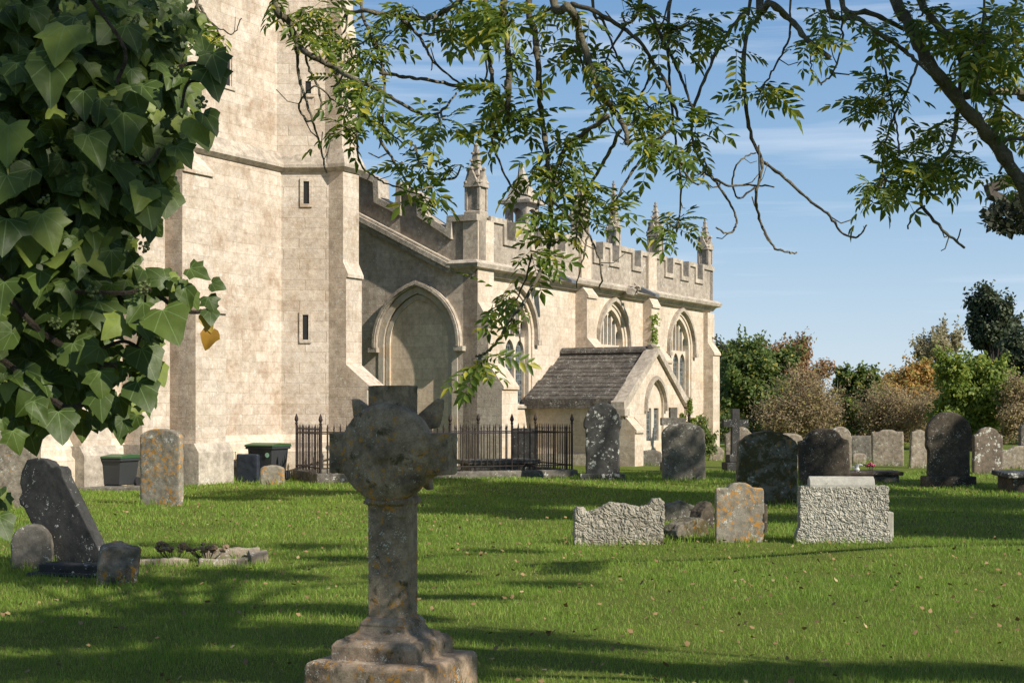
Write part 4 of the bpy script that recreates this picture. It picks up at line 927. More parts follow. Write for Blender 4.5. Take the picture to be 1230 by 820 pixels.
tree('tree', 'mid green leafy tree just right of the church, behind the dark cross', 'tree', 906, 66, 96, 403, TM['green'], 22000, .24, group=GT, zb=.05, clump=40)
tree('tree', 'russet brown tree rising behind the mid green tree', 'tree', 950, 92, 84, 402, TM['brown'], 14000, .3, group=GT, clump=34, twigs=60)
tree('thicket', 'tangled tan thicket left of the small round green tree', 'thicket', 962, 60, 120, 447, TM['thicket'], 6500, .13, group=GT, zb=0, clump=30, bark=M['tan'], twigs=520, spread=1.2)
tree('tree', 'small round green tree in the middle of the back hedge', 'tree', 1030, 66, 62, 433, TM['green'], 13000, .22, group=GT, zb=.05)
tree('thicket', 'tan brown thicket behind the pale headstones of the back row', 'thicket', 1078, 60, 120, 458, TM['thicket'], 6500, .13, group=GT, zb=0, clump=30, bark=M['tan'], twigs=520, spread=1.2)
tree('tree', 'orange autumn tree between the round green tree and the tall grey one', 'tree', 1086, 88, 90, 440, TM['orange'], 13000, .28, group=GT, zb=.05)
tree('tree', 'distant pale gold tree low on the skyline', 'tree', 1076, 130, 50, 444, TM['orange'], 6000, .4, group=GT)
tree('tree', 'tall thin grey green poplar like tree on the right skyline', 'tree', 1128, 112, 68, 386, TM['grey'], 9000, .34, shape=1.5, group=GT, clump=30, twigs=120, spread=.8)
tree('tree', 'bright yellow green bushy tree behind the tall black headstone', 'tree', 1168, 56, 104, 425, TM['yellowgreen'], 26000, .21, group=GT, zb=.03, clump=44)
tree('tree', 'tall dark evergreen on the right skyline', 'tree', 1196, 96, 72, 340, TM['dark'], 20000, .36, shape=1.4, group=GT, clump=46, zb=.1)
tree('tree', 'second dark evergreen at the right edge, broader and lower', 'tree', 1252, 78, 100, 368, TM['dark'], 20000, .32, group=GT, clump=40)
tree('thicket', 'tan and green thicket at the far right edge', 'thicket', 1232, 54, 80, 455, TM['thicket'], 7000, .13, group=GT, zb=0, clump=30, bark=M['tan'], twigs=400, spread=1.2)
tree('thicket', 'low mixed thicket filling the gap right of the church', 'thicket', 900, 74, 120, 468, TM['orange'], 9000, .18, group=GT, zb=0, clump=30, spread=1.2)
for i, (x, d, w, h, k) in enumerate(((27, 62, 9, 6, 'green'), (33, 70, 9, 8, 'brown'), (39, 75, 12, 10, 'dark'))):
    tree('tree', ('green tree at the churchyard edge beyond the picture', 'brown tree at the churchyard edge beyond the picture', 'dark tree at the churchyard edge beyond the picture')[{'green': 0, 'brown': 1, 'dark': 2}[k]], 'tree', 0, d, w, 0, TM[k], 7000, .32, group=GT, x=x, h=h)
for px_, w_, k_, lb in ((905, 110, 'green', 'low dark hedge growth under the mid green tree'), (1010, 130, 'thicket', 'low tan hedge growth under the small round green tree'), (1100, 120, 'brown', 'low russet hedge growth behind the back row of headstones'), (1180, 130, 'green', 'low green hedge growth under the bright bushy tree')):
    tree('hedge', lb, 'hedge', px_, 70, w_, 478, TM[k_], 9000, .15, group='hedge growth along the churchyard edge', zb=-.3, clump=30, spread=.9, y_sc=.5, trunk=False)
def bush(name, label, px, D, w, ytop, mat, n, lsz, zoff=0): 
    s = D/F; return tree(name, label, 'shrub', px, D, w, ytop, mat, n, lsz, zb=0, clump=16, spread=1.3)
bush('shrub', 'leafy green shrub against the east end of the aisle, above the cross', 841, 43, 36, 505, TM['green'], 5000, .09)
bush('shrub', 'small bright shrub growing at the right side of the porch', 828, 41.6, 16, 470, TM['yellowgreen'], 1100, .09)
# creeper on the buttress of the aisle
n = 260; xx = lx(782, 0); pz = RNG.uniform(2.6, 4.4, n); loc = np.stack([xx-.03+RNG.normal(0, .015, n), .05-.18+RNG.normal(0, .06, n), pz], 1)
o = scatter('creeper', LT, LF, loc, np.tile([-1., -.8, .3], (n, 1))+RNG.normal(0, .4, (n, 3)), rotm(n), .12*RNG.uniform(.6, 1.2, n), TM['yellowgreen']); o.location = CH.location; o.rotation_euler = CH.rotation_euler; tag(o, 'narrow green creeper climbing the aisle buttress above the porch', 'creeper')

# ------------------------------------------------------------------ ash tree whose boughs hang into view
def smooth(pts, k=5):
    pts = [Vector(p) for p in pts]
    if len(pts) < 3: return pts
    q = [pts[0]*2-pts[1]]+pts+[pts[-1]*2-pts[-2]]; out = []
    for i in range(1, len(q)-2):
        for j in range(k):
            t = j/k; a, b, c, d = q[i-1], q[i], q[i+1], q[i+2]
            out.append(.5*((2*b)+(c-a)*t+(2*a-5*b+4*c-d)*t*t+(3*b-a-3*c+d)*t**3))
    out.append(pts[-1]); return out
ASH = empty('ash_tree', (5.0, 5.6, 0), 0, label='ash tree standing right of the picture, its thin lichened boughs hanging across the sky', cat='tree')
AO = Vector((5.0, 5.6, 0))
q = MB(); q.tube([p-AO for p in smooth([(5.1, 5.6, -.2), (5.05, 5.6, .8), (4.95, 5.5, 2.2), (5.0, 5.2, 4.2), (4.9, 4.6, 6.2), (5.3, 4.2, 8.2)])], [.42, .36, .33, .31, .31, .3, .29, .29, .28, .28, .27, .26, .25, .25, .24, .22, .2, .19, .17, .15, .13, .12, .11, .1, .09, .08], 12)
q.build('trunk', M['bark'], ASH, True)
BR = []   # traced boughs: pixel polyline, depth at start and end, width px at start and end, off-frame head
def bough(pts, d0, d1, w0, w1, head=None):
    n = len(pts); P3 = []
    for i, (x, y) in enumerate(pts):
        t = i/(n-1); D = d0+(d1-d0)*t+.10*math.sin(i*1.7+x*.05); P3.append(P(x, y, D))
    if head: P3 = [Vector(h) for h in head]+P3
    L3 = smooth(P3, 6); m_ = len(L3); L3 = [p+Vector((random.gauss(0, .002), random.gauss(0, .002), random.gauss(0, .002))) for p in L3]
    hb = len(head)*6 if head else 0
    rad = []
    for i in range(m_):
        t = max(0, (i-hb))/max(1, m_-1-hb); w = (w0+(w1-w0)*t)*1.02
        if i < hb: w = w0*(1+.8*(hb-i)/max(1, hb))
        D = L3[i].y; rad.append(w*D/F/2*(1+.13*math.sin(i*2.3)+random.uniform(-.1, .1)))
    mb = MB(); mb.tube([p-AO for p in L3], rad, 7)
    # short knobbly side twigs
    if w1 < 4 and m_ > 14:
        for _ in range(random.randint(1, 3)):
            i = random.randint(max(hb, m_//2), m_-2); p = L3[i]; dr = Vector((random.gauss(0, 1), random.gauss(0, .6), random.gauss(0, 1))).normalized()
            l_ = random.uniform(.03, .11); mb.tube([p-AO, p+dr*l_*.5-AO, p+dr*l_+Vector((0, 0, l_*.4))-AO], [rad[i]*.6, rad[i]*.5, rad[i]*.5], 4)
    mb.build('branch', M['bark'], ASH, True, False); BR.append([p for p in L3[hb:]]); return L3
LIMB = [(5.0, 5.2, 3.9), (4.0, 5.6, 4.7), (2.6, 6.2, 5.1), (1.0, 6.5, 5.0), (-.8, 6.7, 4.7), (-2.0, 6.6, 4.3)]
lm = smooth(LIMB, 8); q = MB(); q.tube([p-AO for p in lm], [.19-.14*i/(len(lm)-1) for i in range(len(lm))], 9); q.build('branch', M['bark'], ASH, True)
def hd(x): # point of the off-frame limb above a pixel column
    X = (x-615)/F*6.4; return min(lm, key=lambda p: abs(p.x-X-.25))
def top(pts, d0, d1, w0, w1):
    a = P(pts[0][0], pts[0][1], d0); h = hd(pts[0][0]); m1 = a*.55+h*.45; m1.x -= .04
    bough(pts, d0, d1, w0, w1, [h, m1])
top([(330, -8), (346, 26), (359, 54), (371, 66), (395, 78), (424, 94), (460, 111), (486, 127), (512, 138), (532, 132), (549, 112)], 6.4, 6.0, 9, 2.2)
bough([(402, 84), (418, 114), (437, 137), (454, 163), (470, 189), (486, 215), (502, 228), (538, 215)], 6.3, 6.0, 5, 2)
bough([(356, 55), (358, 85), (366, 117), (376, 146), (385, 176), (392, 208)], 6.3, 6.2, 4, 2)
bough([(366, 60), (372, 85), (382, 104), (385, 130), (372, 146), (359, 130), (366, 114), (380, 104), (400, 120), (420, 130)], 6.3, 6.1, 3.2, 1.8)
bough([(434, 130), (429, 163), (432, 195), (447, 211), (467, 221), (505, 234)], 6.2, 6.3, 3, 1.8)
bough([(458, 140), (462, 152), (476, 166), (499, 176)], 6.2, 6.1, 2.6, 1.6)
top([(411, -5), (441, 13), (476, 18), (512, 22), (528, 17), (551, 3), (566, -14)], 6.6, 6.4, 5, 6)
bough([(476, 18), (499, 39), (512, 59), (525, 78), (554, 101), (584, 106)], 6.5, 6.3, 4, 2)
top([(434, -6), (444, 39), (457, 72), (462, 107), (460, 142)], 6.6, 6.3, 4, 2.4)
bough([(457, 88), (483, 92), (512, 96), (538, 101), (571, 107), (590, 104)], 6.4, 6.3, 4, 4)
bough([(502, 42), (520, 40), (538, 37), (577, 46)], 6.5, 6.5, 3, 2)
top([(664, -8), (684, 9), (695, 33), (706, 73), (721, 110), (739, 135), (752, 157), (752, 174)], 6.0, 6.0, 11, 5)
top([(635, -6), (642, 37), (646, 73), (648, 110), (651, 146), (657, 190), (660, 227), (662, 262), (659, 300), (648, 330), (630, 362), (610, 388), (598, 410), (583, 424), (572, 428)], 6.3, 6.0, 8, 3)
top([(606, -6), (608, 37), (611, 73), (611, 106), (609, 146)], 6.1, 6.1, 9, 6)
top([(584, -6), (584, 48), (589, 80), (593, 106)], 6.3, 6.2, 6, 5)
bough([(610, 124), (591, 146), (586, 160)], 6.2, 6.1, 5, 4); bough([(589, 150), (598, 164), (606, 172)], 6.1, 6.1, 4, 3)
bough([(686, 5), (714, 13), (743, 31), (769, 51), (787, 80), (801, 102), (809, 124), (816, 146)], 6.1, 6.2, 6, 3)
top([(712, -6), (725, 26), (739, 62), (761, 102)], 6.5, 6.4, 4, 2)
top([(772, -8), (750, 33), (732, 62), (728, 84)], 6.3, 6.4, 4, 2)
top([(769, -8), (778, 8), (794, 44), (816, 88), (831, 128), (845, 150)], 6.4, 6.2, 6, 2)
top([(902, -6), (893, 15), (871, 44), (849, 88), (831, 139), (834, 176), (849, 205), (867, 227), (882, 256), (884, 272), (874, 280), (860, 274)], 6.5, 6.1, 4.5, 2)
bough([(800, 182), (816, 194), (853, 212), (875, 223), (900, 222), (930, 224)], 6.2, 6.0, 4, 2)
bough([(732, 139), (706, 157), (684, 172), (670, 194), (662, 227)], 6.0, 6.1, 6.5, 4)
bough([(745, 157), (732, 183), (717, 209), (704, 230), (694, 262), (692, 300)], 6.0, 6.2, 5, 2)
bough([(660, 236), (678, 256), (700, 272), (716, 300), (722, 330), (720, 348)], 6.1, 5.9, 3, 2)
bough([(706, 284), (700, 310), (692, 345)], 6.0, 5.9, 2.4, 1.6)
bough([(638, 310), (628, 345), (612, 372)], 6.0, 6.1, 2.4, 1.6); bough([(616, 382), (622, 398), (626, 412)], 6.0, 6.1, 3, 2)
bough([(809, 152), (780, 179), (758, 209), (743, 234), (736, 249)], 6.1, 6.2, 4.5, 2)
top([(806, -6), (803, 40), (803, 73), (805, 110), (809, 154), (816, 198), (818, 234), (814, 278)], 6.4, 6.2, 4, 2)
bough([(780, 73), (778, 99), (761, 121), (735, 128)], 6.3, 6.2, 3, 2)
bough([(590, 165), (604, 205), (620, 230), (648, 240), (664, 250)], 6.1, 6.1, 2.6, 2)
bough([(820, 205), (838, 222), (848, 204), (846, 190)], 6.1, 6.1, 2.4, 1.8)
bough([(690, 10), (700, 80), (735, 150), (752, 172)], 6.5, 6.4, 3, 2)
bough([(540, 0), (575, 40), (584, 92), (560, 118)], 6.6, 6.4, 3, 2)
# right-hand boughs
big = [Vector((5.0, 5.6, 1.5)), Vector((3.9, 6.3, 1.9)), Vector((2.9, 6.5, 2.1))]
Lb = bough([(1262, 278), (1230, 226), (1194, 170), (1148, 117), (1111, 68), (1092, 30), (1073, -4), (1062, -60)], 6.5, 6.5, 18, 13, big)
bough([(1154, 116), (1156, 83), (1150, 60), (1128, 34), (1103, -4), (1090, -60)], 6.5, 6.4, 9, 10)
bough([(1290, 120), (1240, 112), (1197, 110), (1154, 116)], 6.9, 6.5, 10, 9, [(4.6, 5.8, 2.6)])
bough([(1152, 122), (1148, 151), (1141, 180), (1116, 206), (1107, 230), (1110, 251), (1137, 280), (1158, 297)], 6.5, 6.3, 6, 3)
bough([(1110, 248), (1096, 258), (1090, 274)], 6.3, 6.3, 3, 2)
top([(993, -6), (1031, 23), (1058, 42), (1084, 60), (1107, 79), (1137, 106)], 6.3, 6.4, 7, 4)
top([(1010, -8), (1046, 15), (1084, 34), (1120, 42), (1146, 34)], 6.6, 6.6, 7, 4)
top([(912, -8), (926, 4), (948, 23), (971, 49), (997, 70)], 6.1, 6.0, 9, 6)
top([(916, -6), (899, 34), (893, 76), (895, 121), (903, 166), (916, 197), (908, 234), (914, 268), (929, 295), (945, 303), (957, 304)], 6.3, 6.0, 6, 2)
bough([(914, 193), (948, 219), (974, 242), (997, 261), (1012, 280), (1031, 284), (1041, 270)], 6.1, 5.9, 4, 2)
bough([(911, 222), (886, 238), (880, 210), (893, 190), (908, 184)], 6.1, 6.1, 2.6, 1.8)
bough([(1048, 36), (1061, 76), (1069, 113), (1077, 151), (1080, 185)], 6.4, 6.3, 3, 2)
bough([(1103, 76), (1088, 113), (1069, 151), (1061, 189), (1062, 215)], 6.4, 6.3, 3.5, 2)
top([(950, -6), (948, 45), (929, 83), (918, 102)], 6.2, 6.1, 3, 2)
top([(1012, -6), (1012, 49), (1001, 87), (986, 102)], 6.2, 6.1, 2.6, 2); bough([(986, 100), (975, 85), (974, 66)], 6.1, 6.1, 2, 1.5); bough([(1003, 88), (1020, 90)], 6.1, 6.1, 2, 1.4)
top([(1182, -8), (1182, 57), (1171, 106)], 6.2, 6.3, 3, 2)
bough([(1270, 164), (1230, 166), (1198, 170)], 6.7, 6.5, 5, 5)
top([(1222, -8), (1216, 40), (1240, 80)], 6.8, 6.7, 3, 2)
bough([(1168, 100), (1210, 130), (1240, 150)], 6.5, 6.7, 3, 2); bough([(1150, 60), (1180, 90), (1200, 140), (1204, 200)], 6.5, 6.6, 3, 1.6)
top([(238, -6), (240, 6), (250, 24), (262, 38), (256, 50)], 5.6, 5.5, 4, 2); bough([(228, 28), (240, 34), (262, 34), (280, 41), (290, 22)], 5.6, 5.5, 2.4, 1.4)
ALLB = np.array([[p.x, p.y, p.z] for b_ in BR for p in b_]); APX = np.stack([615+ALLB[:, 0]/ALLB[:, 1]*F, HZ-(ALLB[:, 2]-EYE)/ALLB[:, 1]*F], 1)
# a compound ash leaf: rachis with paired folded leaflets
def compound(npair, droop):
    v = []; f = []
    def leaflet(o, d, up, L_):
        d = d.normalized(); sd = d.cross(up).normalized(); b = len(v); w_ = L_*.2
        for (a, s_, u) in ((0, 0, 0), (.4, 1, .06), (.75, .62, .02), (1, 0, -.10), (.75, -.62, .02), (.4, -1, .06)):
            v.append(tuple(o+d*a*L_+sd*s_*w_+up*u*L_))
        f.append((b, b+1, b+2, b+3)); f.append((b, b+3, b+4, b+5))
    for i in range(npair):
        t = .28+.62*i/max(1, npair-1)*.95; o = Vector((0, t, -droop*t*t)); L_ = .33*(1-.25*abs(t-.6))
        for s_ in (-1, 1): leaflet(o, Vector((s_*.9, .62, -.18-droop*.5)), Vector((0, .1, 1)), L_*random.uniform(.85, 1.1))
    leaflet(Vector((0, .9, -droop*.81)), Vector((0, 1, -droop*1.6)), Vector((0, .3, 1)), .36)
    b = len(v); v += [(-.008, 0, 0), (.008, 0, 0), (.005, .95, -droop*.9), (-.005, .95, -droop*.9)]; f.append((b, b+1, b+2, b+3))
    return v, f
TPL = [compound(4, .25), compound(5, .5), compound(3, .1), compound(4, .7)]
CL = [(385,12,34,16,15),(400,46,38,20,18),(445,66,50,40,34),(430,104,40,24,18),(415,150,26,14,10),(452,130,36,20,12),(405,95,20,14,5),(535,152,26,22,14),(500,200,32,18,12),(538,200,24,18,9),(528,232,28,11,8),(480,8,50,16,20),(548,30,24,20,9),(600,16,46,26,20),(622,60,26,28,9),(600,108,38,24,16),(622,150,46,22,20),(680,55,30,34,12),(650,20,46,24,15),(680,150,20,36,9),(700,22,34,14,6),(572,8,34,14,10),
 (717,88,28,20,12),(742,112,36,22,16),(788,130,40,28,18),(800,170,36,22,16),(845,162,18,10,5),(800,32,46,28,20),(858,24,36,26,16),(768,64,12,12,3),(882,62,12,8,3),(680,190,36,34,18),(642,216,24,24,11),(700,236,32,24,14),(740,254,26,16,10),(812,274,26,26,13),(650,265,22,26,9),(640,300,26,14,8),(605,345,22,18,9),(582,422,22,20,10),(590,370,12,12,3),(684,282,18,24,7),(566,436,12,12,4),(714,262,20,16,6),(840,128,16,14,4),(832,215,14,14,4),
 (920,100,20,18,10),(975,36,22,18,9),(1044,124,18,24,11),(1068,100,26,28,14),(1064,164,16,20,7),(1076,212,30,26,20),(1110,190,36,28,20),(1120,150,28,22,12),(1150,184,22,18,11),(1080,40,34,22,11),(1178,28,46,28,36),(1180,78,42,24,28),(1220,58,28,36,22),(1214,14,30,20,16),(1200,128,18,18,6),(1206,204,18,12,6),(1046,222,16,14,8),(1000,8,36,9,7),(910,10,24,10,6),(1120,16,30,16,12),(1140,50,26,16,8),(1185,150,26,16,6),
 (228,14,12,9,6),(244,42,14,7,6),(262,45,12,7,5),(336,2,16,12,4),(760,10,26,14,7),(540,5,30,12,8),(1236,150,20,30,8)]
tws = []; ps = []; us = []; ns = []
for (cx, cy, rx, ry, n) in CL:
    rx *= .9; ry *= .9
    d2 = ((APX-np.array([cx, cy]))**2).sum(1); j = int(np.argmin(d2)); Dc = ALLB[j, 1]; root = Vector(ALLB[j]); 
    nt_ = max(1, n//6)
    tips = []
    for k in range(nt_):                                          # fine shoots that carry the leaves
        px_, py_ = cx+random.gauss(0, .45)*rx, cy+random.gauss(0, .45)*ry
        d2 = ((APX-np.array([px_, py_]))**2).sum(1); jj = int(np.argmin(d2)); rt_ = Vector(ALLB[jj]); tp_ = P(px_, py_, rt_.y+random.uniform(-.22, .22))
        ln = (tp_-rt_).length; md = rt_*.5+tp_*.5+Vector((0, 0, -.12*ln))+Vector((random.gauss(0, .05*ln), 0, 0)); pl = smooth([rt_, md, tp_], 4)
        tw = MB(); tws.append((-(tp_-rt_).length, len(tws), tw)); tw.tube([p-AO for p in pl], [.006-.003*i/len(pl) for i in range(len(pl))], 4, False); tips.append(pl)
    for i in range(int(n*(1.25 if cx < 900 else 1.6))):
        pl = tips[i % nt_]; b_ = pl[random.randint(len(pl)//2, len(pl)-1)] if random.random() < .8 else pl[-1]
        tgt = P(cx+random.uniform(-1, 1)*rx, cy+random.uniform(-1, 1)*ry, Dc+random.uniform(-.35, .35)); d = (tgt-b_)
        ps.append(b_+d*random.uniform(0, .42)); d = d.normalized()+Vector((random.gauss(0, .35), random.gauss(0, .5), random.gauss(-.25, .35))); us.append(d); ns.append(Vector((random.gauss(0, .5), random.gauss(-.1, .5), 1)))
tws.sort(key=lambda t: t[:2]); rest = MB()
for _, _, t_ in tws[:100]: t_.build('twig', M['bark'], ASH)
for _, _, t_ in tws[100:]: rest.add(t_.v, t_.f)
if rest.v: tag(rest.build('twig', M['bark'], ASH), kind='stuff')
ps = np.array([list(p-AO) for p in ps]); us = np.array([list(u) for u in us]); ns = np.array([list(x) for x in ns]); grp = RNG.integers(0, 4, len(ps))
vv = []; ff = []
for gi in range(4):
    kx = grp == gi; tv, tf = TPL[gi]; o = scatter('foliage', tv, tf, ps[kx], ns[kx], us[kx], RNG.uniform(.10, .18, kx.sum()), M['ash'], ASH)
    vv.append(o)
# join the four leaf shapes into one foliage mesh
me = bpy.data.meshes.new('foliage'); bm = bmesh.new()
for o in vv: bm.from_mesh(o.data); 
bm.to_mesh(me); bm.free(); me.materials.append(M['ash'])
for o in vv: bpy.data.objects.remove(o)
o = bpy.data.objects.new('foliage', me); COL.objects.link(o); o.parent = ASH

# crowns out of frame: unseen leaf clumps placed to shade chosen patches
TAN = math.tan(EL)
def inframe(p, mgn=25):
    y = np.maximum(p[:, 1], .05); u = 615+p[:, 0]/y*F; v = HZ-(p[:, 2]-EYE)/y*F
    return (p[:, 1] > .05) & (u > -mgn) & (u < 1230+mgn) & (v > -mgn) & (v < 820+mgn)
def shade(targets, mat, parent, origin, lsz, name='crown'):
    ps = []; cs = []
    for (gx, gy, gz, h, rx, ry, n) in targets:
        off = (h-gz)/TAN; c = np.array([gx+SUN.x*off, gy+SUN.y*off, h]); cs.append(c)
        d = RNG.normal(0, 1, (n, 3)); d /= np.linalg.norm(d, axis=1, keepdims=True); d *= RNG.uniform(0, 1, (n, 1))**.4
        ps.append(c+d*np.array([rx, ry, .5*(rx+ry)*.6]))
    p = np.concatenate(ps); p = p[~inframe(p)]; n = len(p)
    scatter(name, LT, LF, p-np.array(origin), RNG.normal(0, .6, (n, 3))+np.array([0, 0, 1]), RNG.normal(0, 1, (n, 3)), lsz*RNG.uniform(.6, 1.3, n), mat, parent)
    return cs
def gp(px, py): D = Dg(py); return ((px-615)/F*D, D, 0)
T1 = []
# (px, py, crown height, radius across, radius deep, leaves)
for (px, py, h, rx, ry, n) in ((60, 760, 6.5, 1.0, .7, 1500), (200, 800, 6.2, .9, .6, 1200), (330, 770, 6.6, .7, .5, 700), (120, 700, 7, 1.0, .5, 700), (300, 690, 7, .8, .5, 600), (400, 735, 7, .5, .4, 450), (510, 690, 7.2, .6, .35, 380), (600, 770, 6.4, .6, .5, 500), (640, 800, 6.4, .6, .4, 500),
    (660, 700, 7.2, .4, .3, 150), (230, 655, 7.5, .7, .5, 300), (800, 812, 6.4, .6, .22, 300), (1000, 812, 6.4, .7, .35, 500), (1160, 812, 6.4, .8, .35, 700), (20, 690, 7, .9, .6, 600), (160, 672, 7.4, .8, .22, 420), (420, 668, 7.4, .7, .18, 330), (560, 715, 7, .5, .16, 260), (620, 660, 7.6, .6, .16, 240), (250, 735, 6.8, .9, .3, 700), (90, 800, 6.3, .9, .4, 800), (350, 810, 6.2, .8, .3, 600), (700, 780, 6.4, .45, .2, 260), (480, 745, 6.8, .4, .2, 250), (480, 815, 6.2, .7, .4, 500), (380, 655, 7.6, .6, .4, 250)):
    T1.append((*gp(px, py), h, rx*.9, ry*.85, int(n*1.3)))
T1 += [(-.7, 8, 1.25, 6.0, .26, .26, 18), (-.62, 8, .7, 6.0, .22, .22, 22), (-.7, 8, .1, 6.2, .45, .3, 150), (-1.0, 2.6, 2.1, 5.5, .45, .45, 220), (-.9, 2.6, 1.6, 5.5, .3, .3, 70), (-1.3, 2.6, 1.9, 6, .5, .6, 170)]  # unseen clumps added to shade the cross and the ivy
cs = shade(T1, M['canopy'], ASH, AO, .11)
q = MB()
tops = [Vector((4.95, 5.0, 4.5)), Vector((4.9, 4.6, 6.2)), Vector((5.3, 4.2, 8.0))]
for c in cs:
    c = Vector(c); a = min(tops, key=lambda p: (p-c).length); pl = smooth([a, a*.45+c*.55+Vector((0, 0, .5)), c], 5)
    pl = [p for p in pl if not inframe(np.array([list(p)]), 60)[0]]
    if len(pl) > 3: q.tube([p-AO for p in pl], [.055-.035*i/len(pl) for i in range(len(pl))], 5)
q.build('limbs', M['bark'], ASH)
SY = Vector((19.5, 15, 0)); SYC = empty('sycamore_tree', SY, 0, label='big dark leaved tree beyond the right edge, one low bough dipping into view', cat='tree')
T2 = []
SH = 2.6
for (px, py, h, rx, ry, n) in ((560, 600, 8.6, 1.5, 1.7, 1300), (640, 590, 9, 1.4, 2.2, 1400), (740, 598, 9, 1.6, 2.0, 1600), (830, 598, 8.6, 1.5, 2.0, 1600), (920, 600, 8.6, 1.4, 1.6, 1300), (1000, 590, 9, 1.4, 1.6, 1300), (720, 572, 10, 1.3, 1.5, 900), (830, 570, 10, 1.5, 1.5, 900), (500, 580, 9.5, 1.3, 1.3, 450), (340, 592, 10.5, 1.4, .9, 450),
    (1140, 580, 8.6, 1.3, 1.6, 1100), (1130, 605, 8.0, 1.3, 1.6, 1300), (1190, 625, 7.6, 1.2, 1.3, 1200), (1110, 630, 7.6, .8, .8, 600), (900, 575, 9.4, 1.4, 2.0, 900), (600, 612, 8.3, 1.4, .7, 700), (700, 618, 8.2, 1.2, .6, 650), (820, 616, 8.2, 1.2, .6, 650), (930, 620, 8.1, 1.0, .6, 500), (1180, 640, 7.5, 1.1, .6, 700), (1120, 618, 7.8, 1.0, .8, 600), (250, 598, 10, 1.3, .5, 400), (420, 592, 10, 1.2, .5, 400), (990, 572, 9.4, 1.2, 1.2, 700)):
    T2.append((*gp(px, py), h, rx, ry, int(n*SH)))
T2 += [(.5, 33.5, .8, 10.5, 1.2, .8, 450), (-1.8, 31.5, .3, 10.5, 1.6, .8, 400), (3.9, 30.5, 1.1, 10, .9, .6, 300), (7.6, 27.5, 1.0, 9.5, .8, .8, 400), (6.0, 29, 1.1, 9.5, .8, .5, 300)]
cs = shade(T2, TM['copper'], SYC, SY, .2)
q = MB(); q.tube([p-SY for p in smooth([SY+Vector((0, 0, -.2)), SY+Vector((.1, 0, 2.5)), SY+Vector((-.2, .1, 5.5)), SY+Vector((0, 0, 9))])], [.5, .45, .42, .4, .38, .37, .35, .33, .31, .28, .25, .22, .2, .18, .15, .12], 10)
for c in cs:
    c = Vector(c); a = SY+Vector((-.1, 0, min(8.5, c.z*.6))); pl = smooth([a, a*.4+c*.6+Vector((0, 0, .8)), c], 5); pl = [p for p in pl if not inframe(np.array([list(p)]), 60)[0]]
    if len(pl) > 3: q.tube([p-SY for p in pl], [.1-.07*i/len(pl) for i in range(len(pl))], 5)
bt_ = q.build('trunk', M['barkdark'], SYC)
# the low bough that dips in at the right edge
pl = smooth([SY+Vector((-.1, 0, 4.2)), Vector((11, 13.5, 4.4)), P(1270, 205, 12.2), P(1230, 250, 12), P(1208, 268, 11.9)], 6); q = MB(); q.tube([p-SY for p in pl], [.08-.06*i/len(pl) for i in range(len(pl))], 5); q.build('branch', M['barkdark'], SYC)
n = 1500; a = RNG.uniform(0, 6.28, n); rr = RNG.uniform(0, 1, n)**.5; px_ = 1226+np.cos(a)*rr*44; py_ = 256+np.sin(a)*rr*22+ (px_-1226)*-.15; Dd = RNG.uniform(11.5, 12.5, n)
pts = np.stack([(px_-615)/F*Dd, Dd, EYE-(py_-HZ)/F*Dd], 1); k = RNG.uniform(0, 1, n) < .9
scatter('foliage', LT, LF, (pts-np.array(SY))[k], RNG.normal(0, 1, (k.sum(), 3)), RNG.normal(0, 1, (k.sum(), 3)), .062*RNG.uniform(.6, 1.3, k.sum()), TM['copper'], SYC)

# ------------------------------------------------------------------ ivy-clad leaning trunk at the left
IV = empty('ivy_tree', (-1.75, 3.0, 0), 0, label='leaning trunk smothered in big glossy ivy leaves at the left edge', cat='tree'); IO = Vector((-1.75, 3.0, 0))
axis = smooth([(-1.8, 3.05, -.1), (-1.55, 3.0, .9), (-1.2, 2.95, 1.55), (-.97, 2.92, 2.0), (-.80, 2.9, 2.4), (-.6, 2.85, 3.2)], 6)
q = MB(); q.tube([p-IO for p in axis], [.2-.06*i/len(axis) for i in range(len(axis))], 14); o = q.build('trunk', M['ivybark'], IV, True)
LO = [(0, .02), (.16, -.09), (.36, -.06), (.47, .08), (.55, .27), (.42, .42), (.31, .60), (.15, .84), (0, .98), (-.15, .84), (-.31, .60), (-.42, .42), (-.55, .27), (-.47, .08), (-.36, -.06), (-.16, -.09)]
LO = [(x, y) for x, y in LO]
LS = [(0, 0), (.20, -.12), (.44, -.08), (.42, .12), (.58, .32), (.36, .42), (.27, .62), (.12, .86), (0, 1.02), (-.12, .86), (-.27, .62), (-.36, .42), (-.58, .32), (-.42, .12), (-.44, -.08), (-.20, -.12)]
def ivyleaf(fold, curl, wd=1.0, dl=0., LO=LO):
    v = [(0, .35, 0.0)]; uv = [(0, .35)]
    for (x, y) in LO:
        x2 = x*wd+dl*math.sin(y*9); r2 = x*x+(y-.35)**2; z_ = abs(x)*fold-curl*r2+.03*math.sin(x*11+y*7)
        v.append((x2, y, z_)); uv.append((x, y))
    # mid ring for a softer surface
    base = len(v)
    for (x, y) in LO:
        xm, ym = x*.55, .35+(y-.35)*.55; v.append((xm*wd, ym, abs(xm)*fold-curl*.3*(xm*xm+(ym-.35)**2))); uv.append((xm, ym))
    f = []; n = len(LO)
    for i in range(n):
        j = (i+1) % n; f.append((1+i, 1+j, base+j)); f.append((1+i, base+j, base+i)); f.append((0, base+i, base+j))
    return v, f, uv
IT = [ivyleaf(.12, .22), ivyleaf(.3, .15, .95, .03, LS), ivyleaf(.02, .4, 1.05, 0, LS), ivyleaf(.4, .3, .8, -.02)]
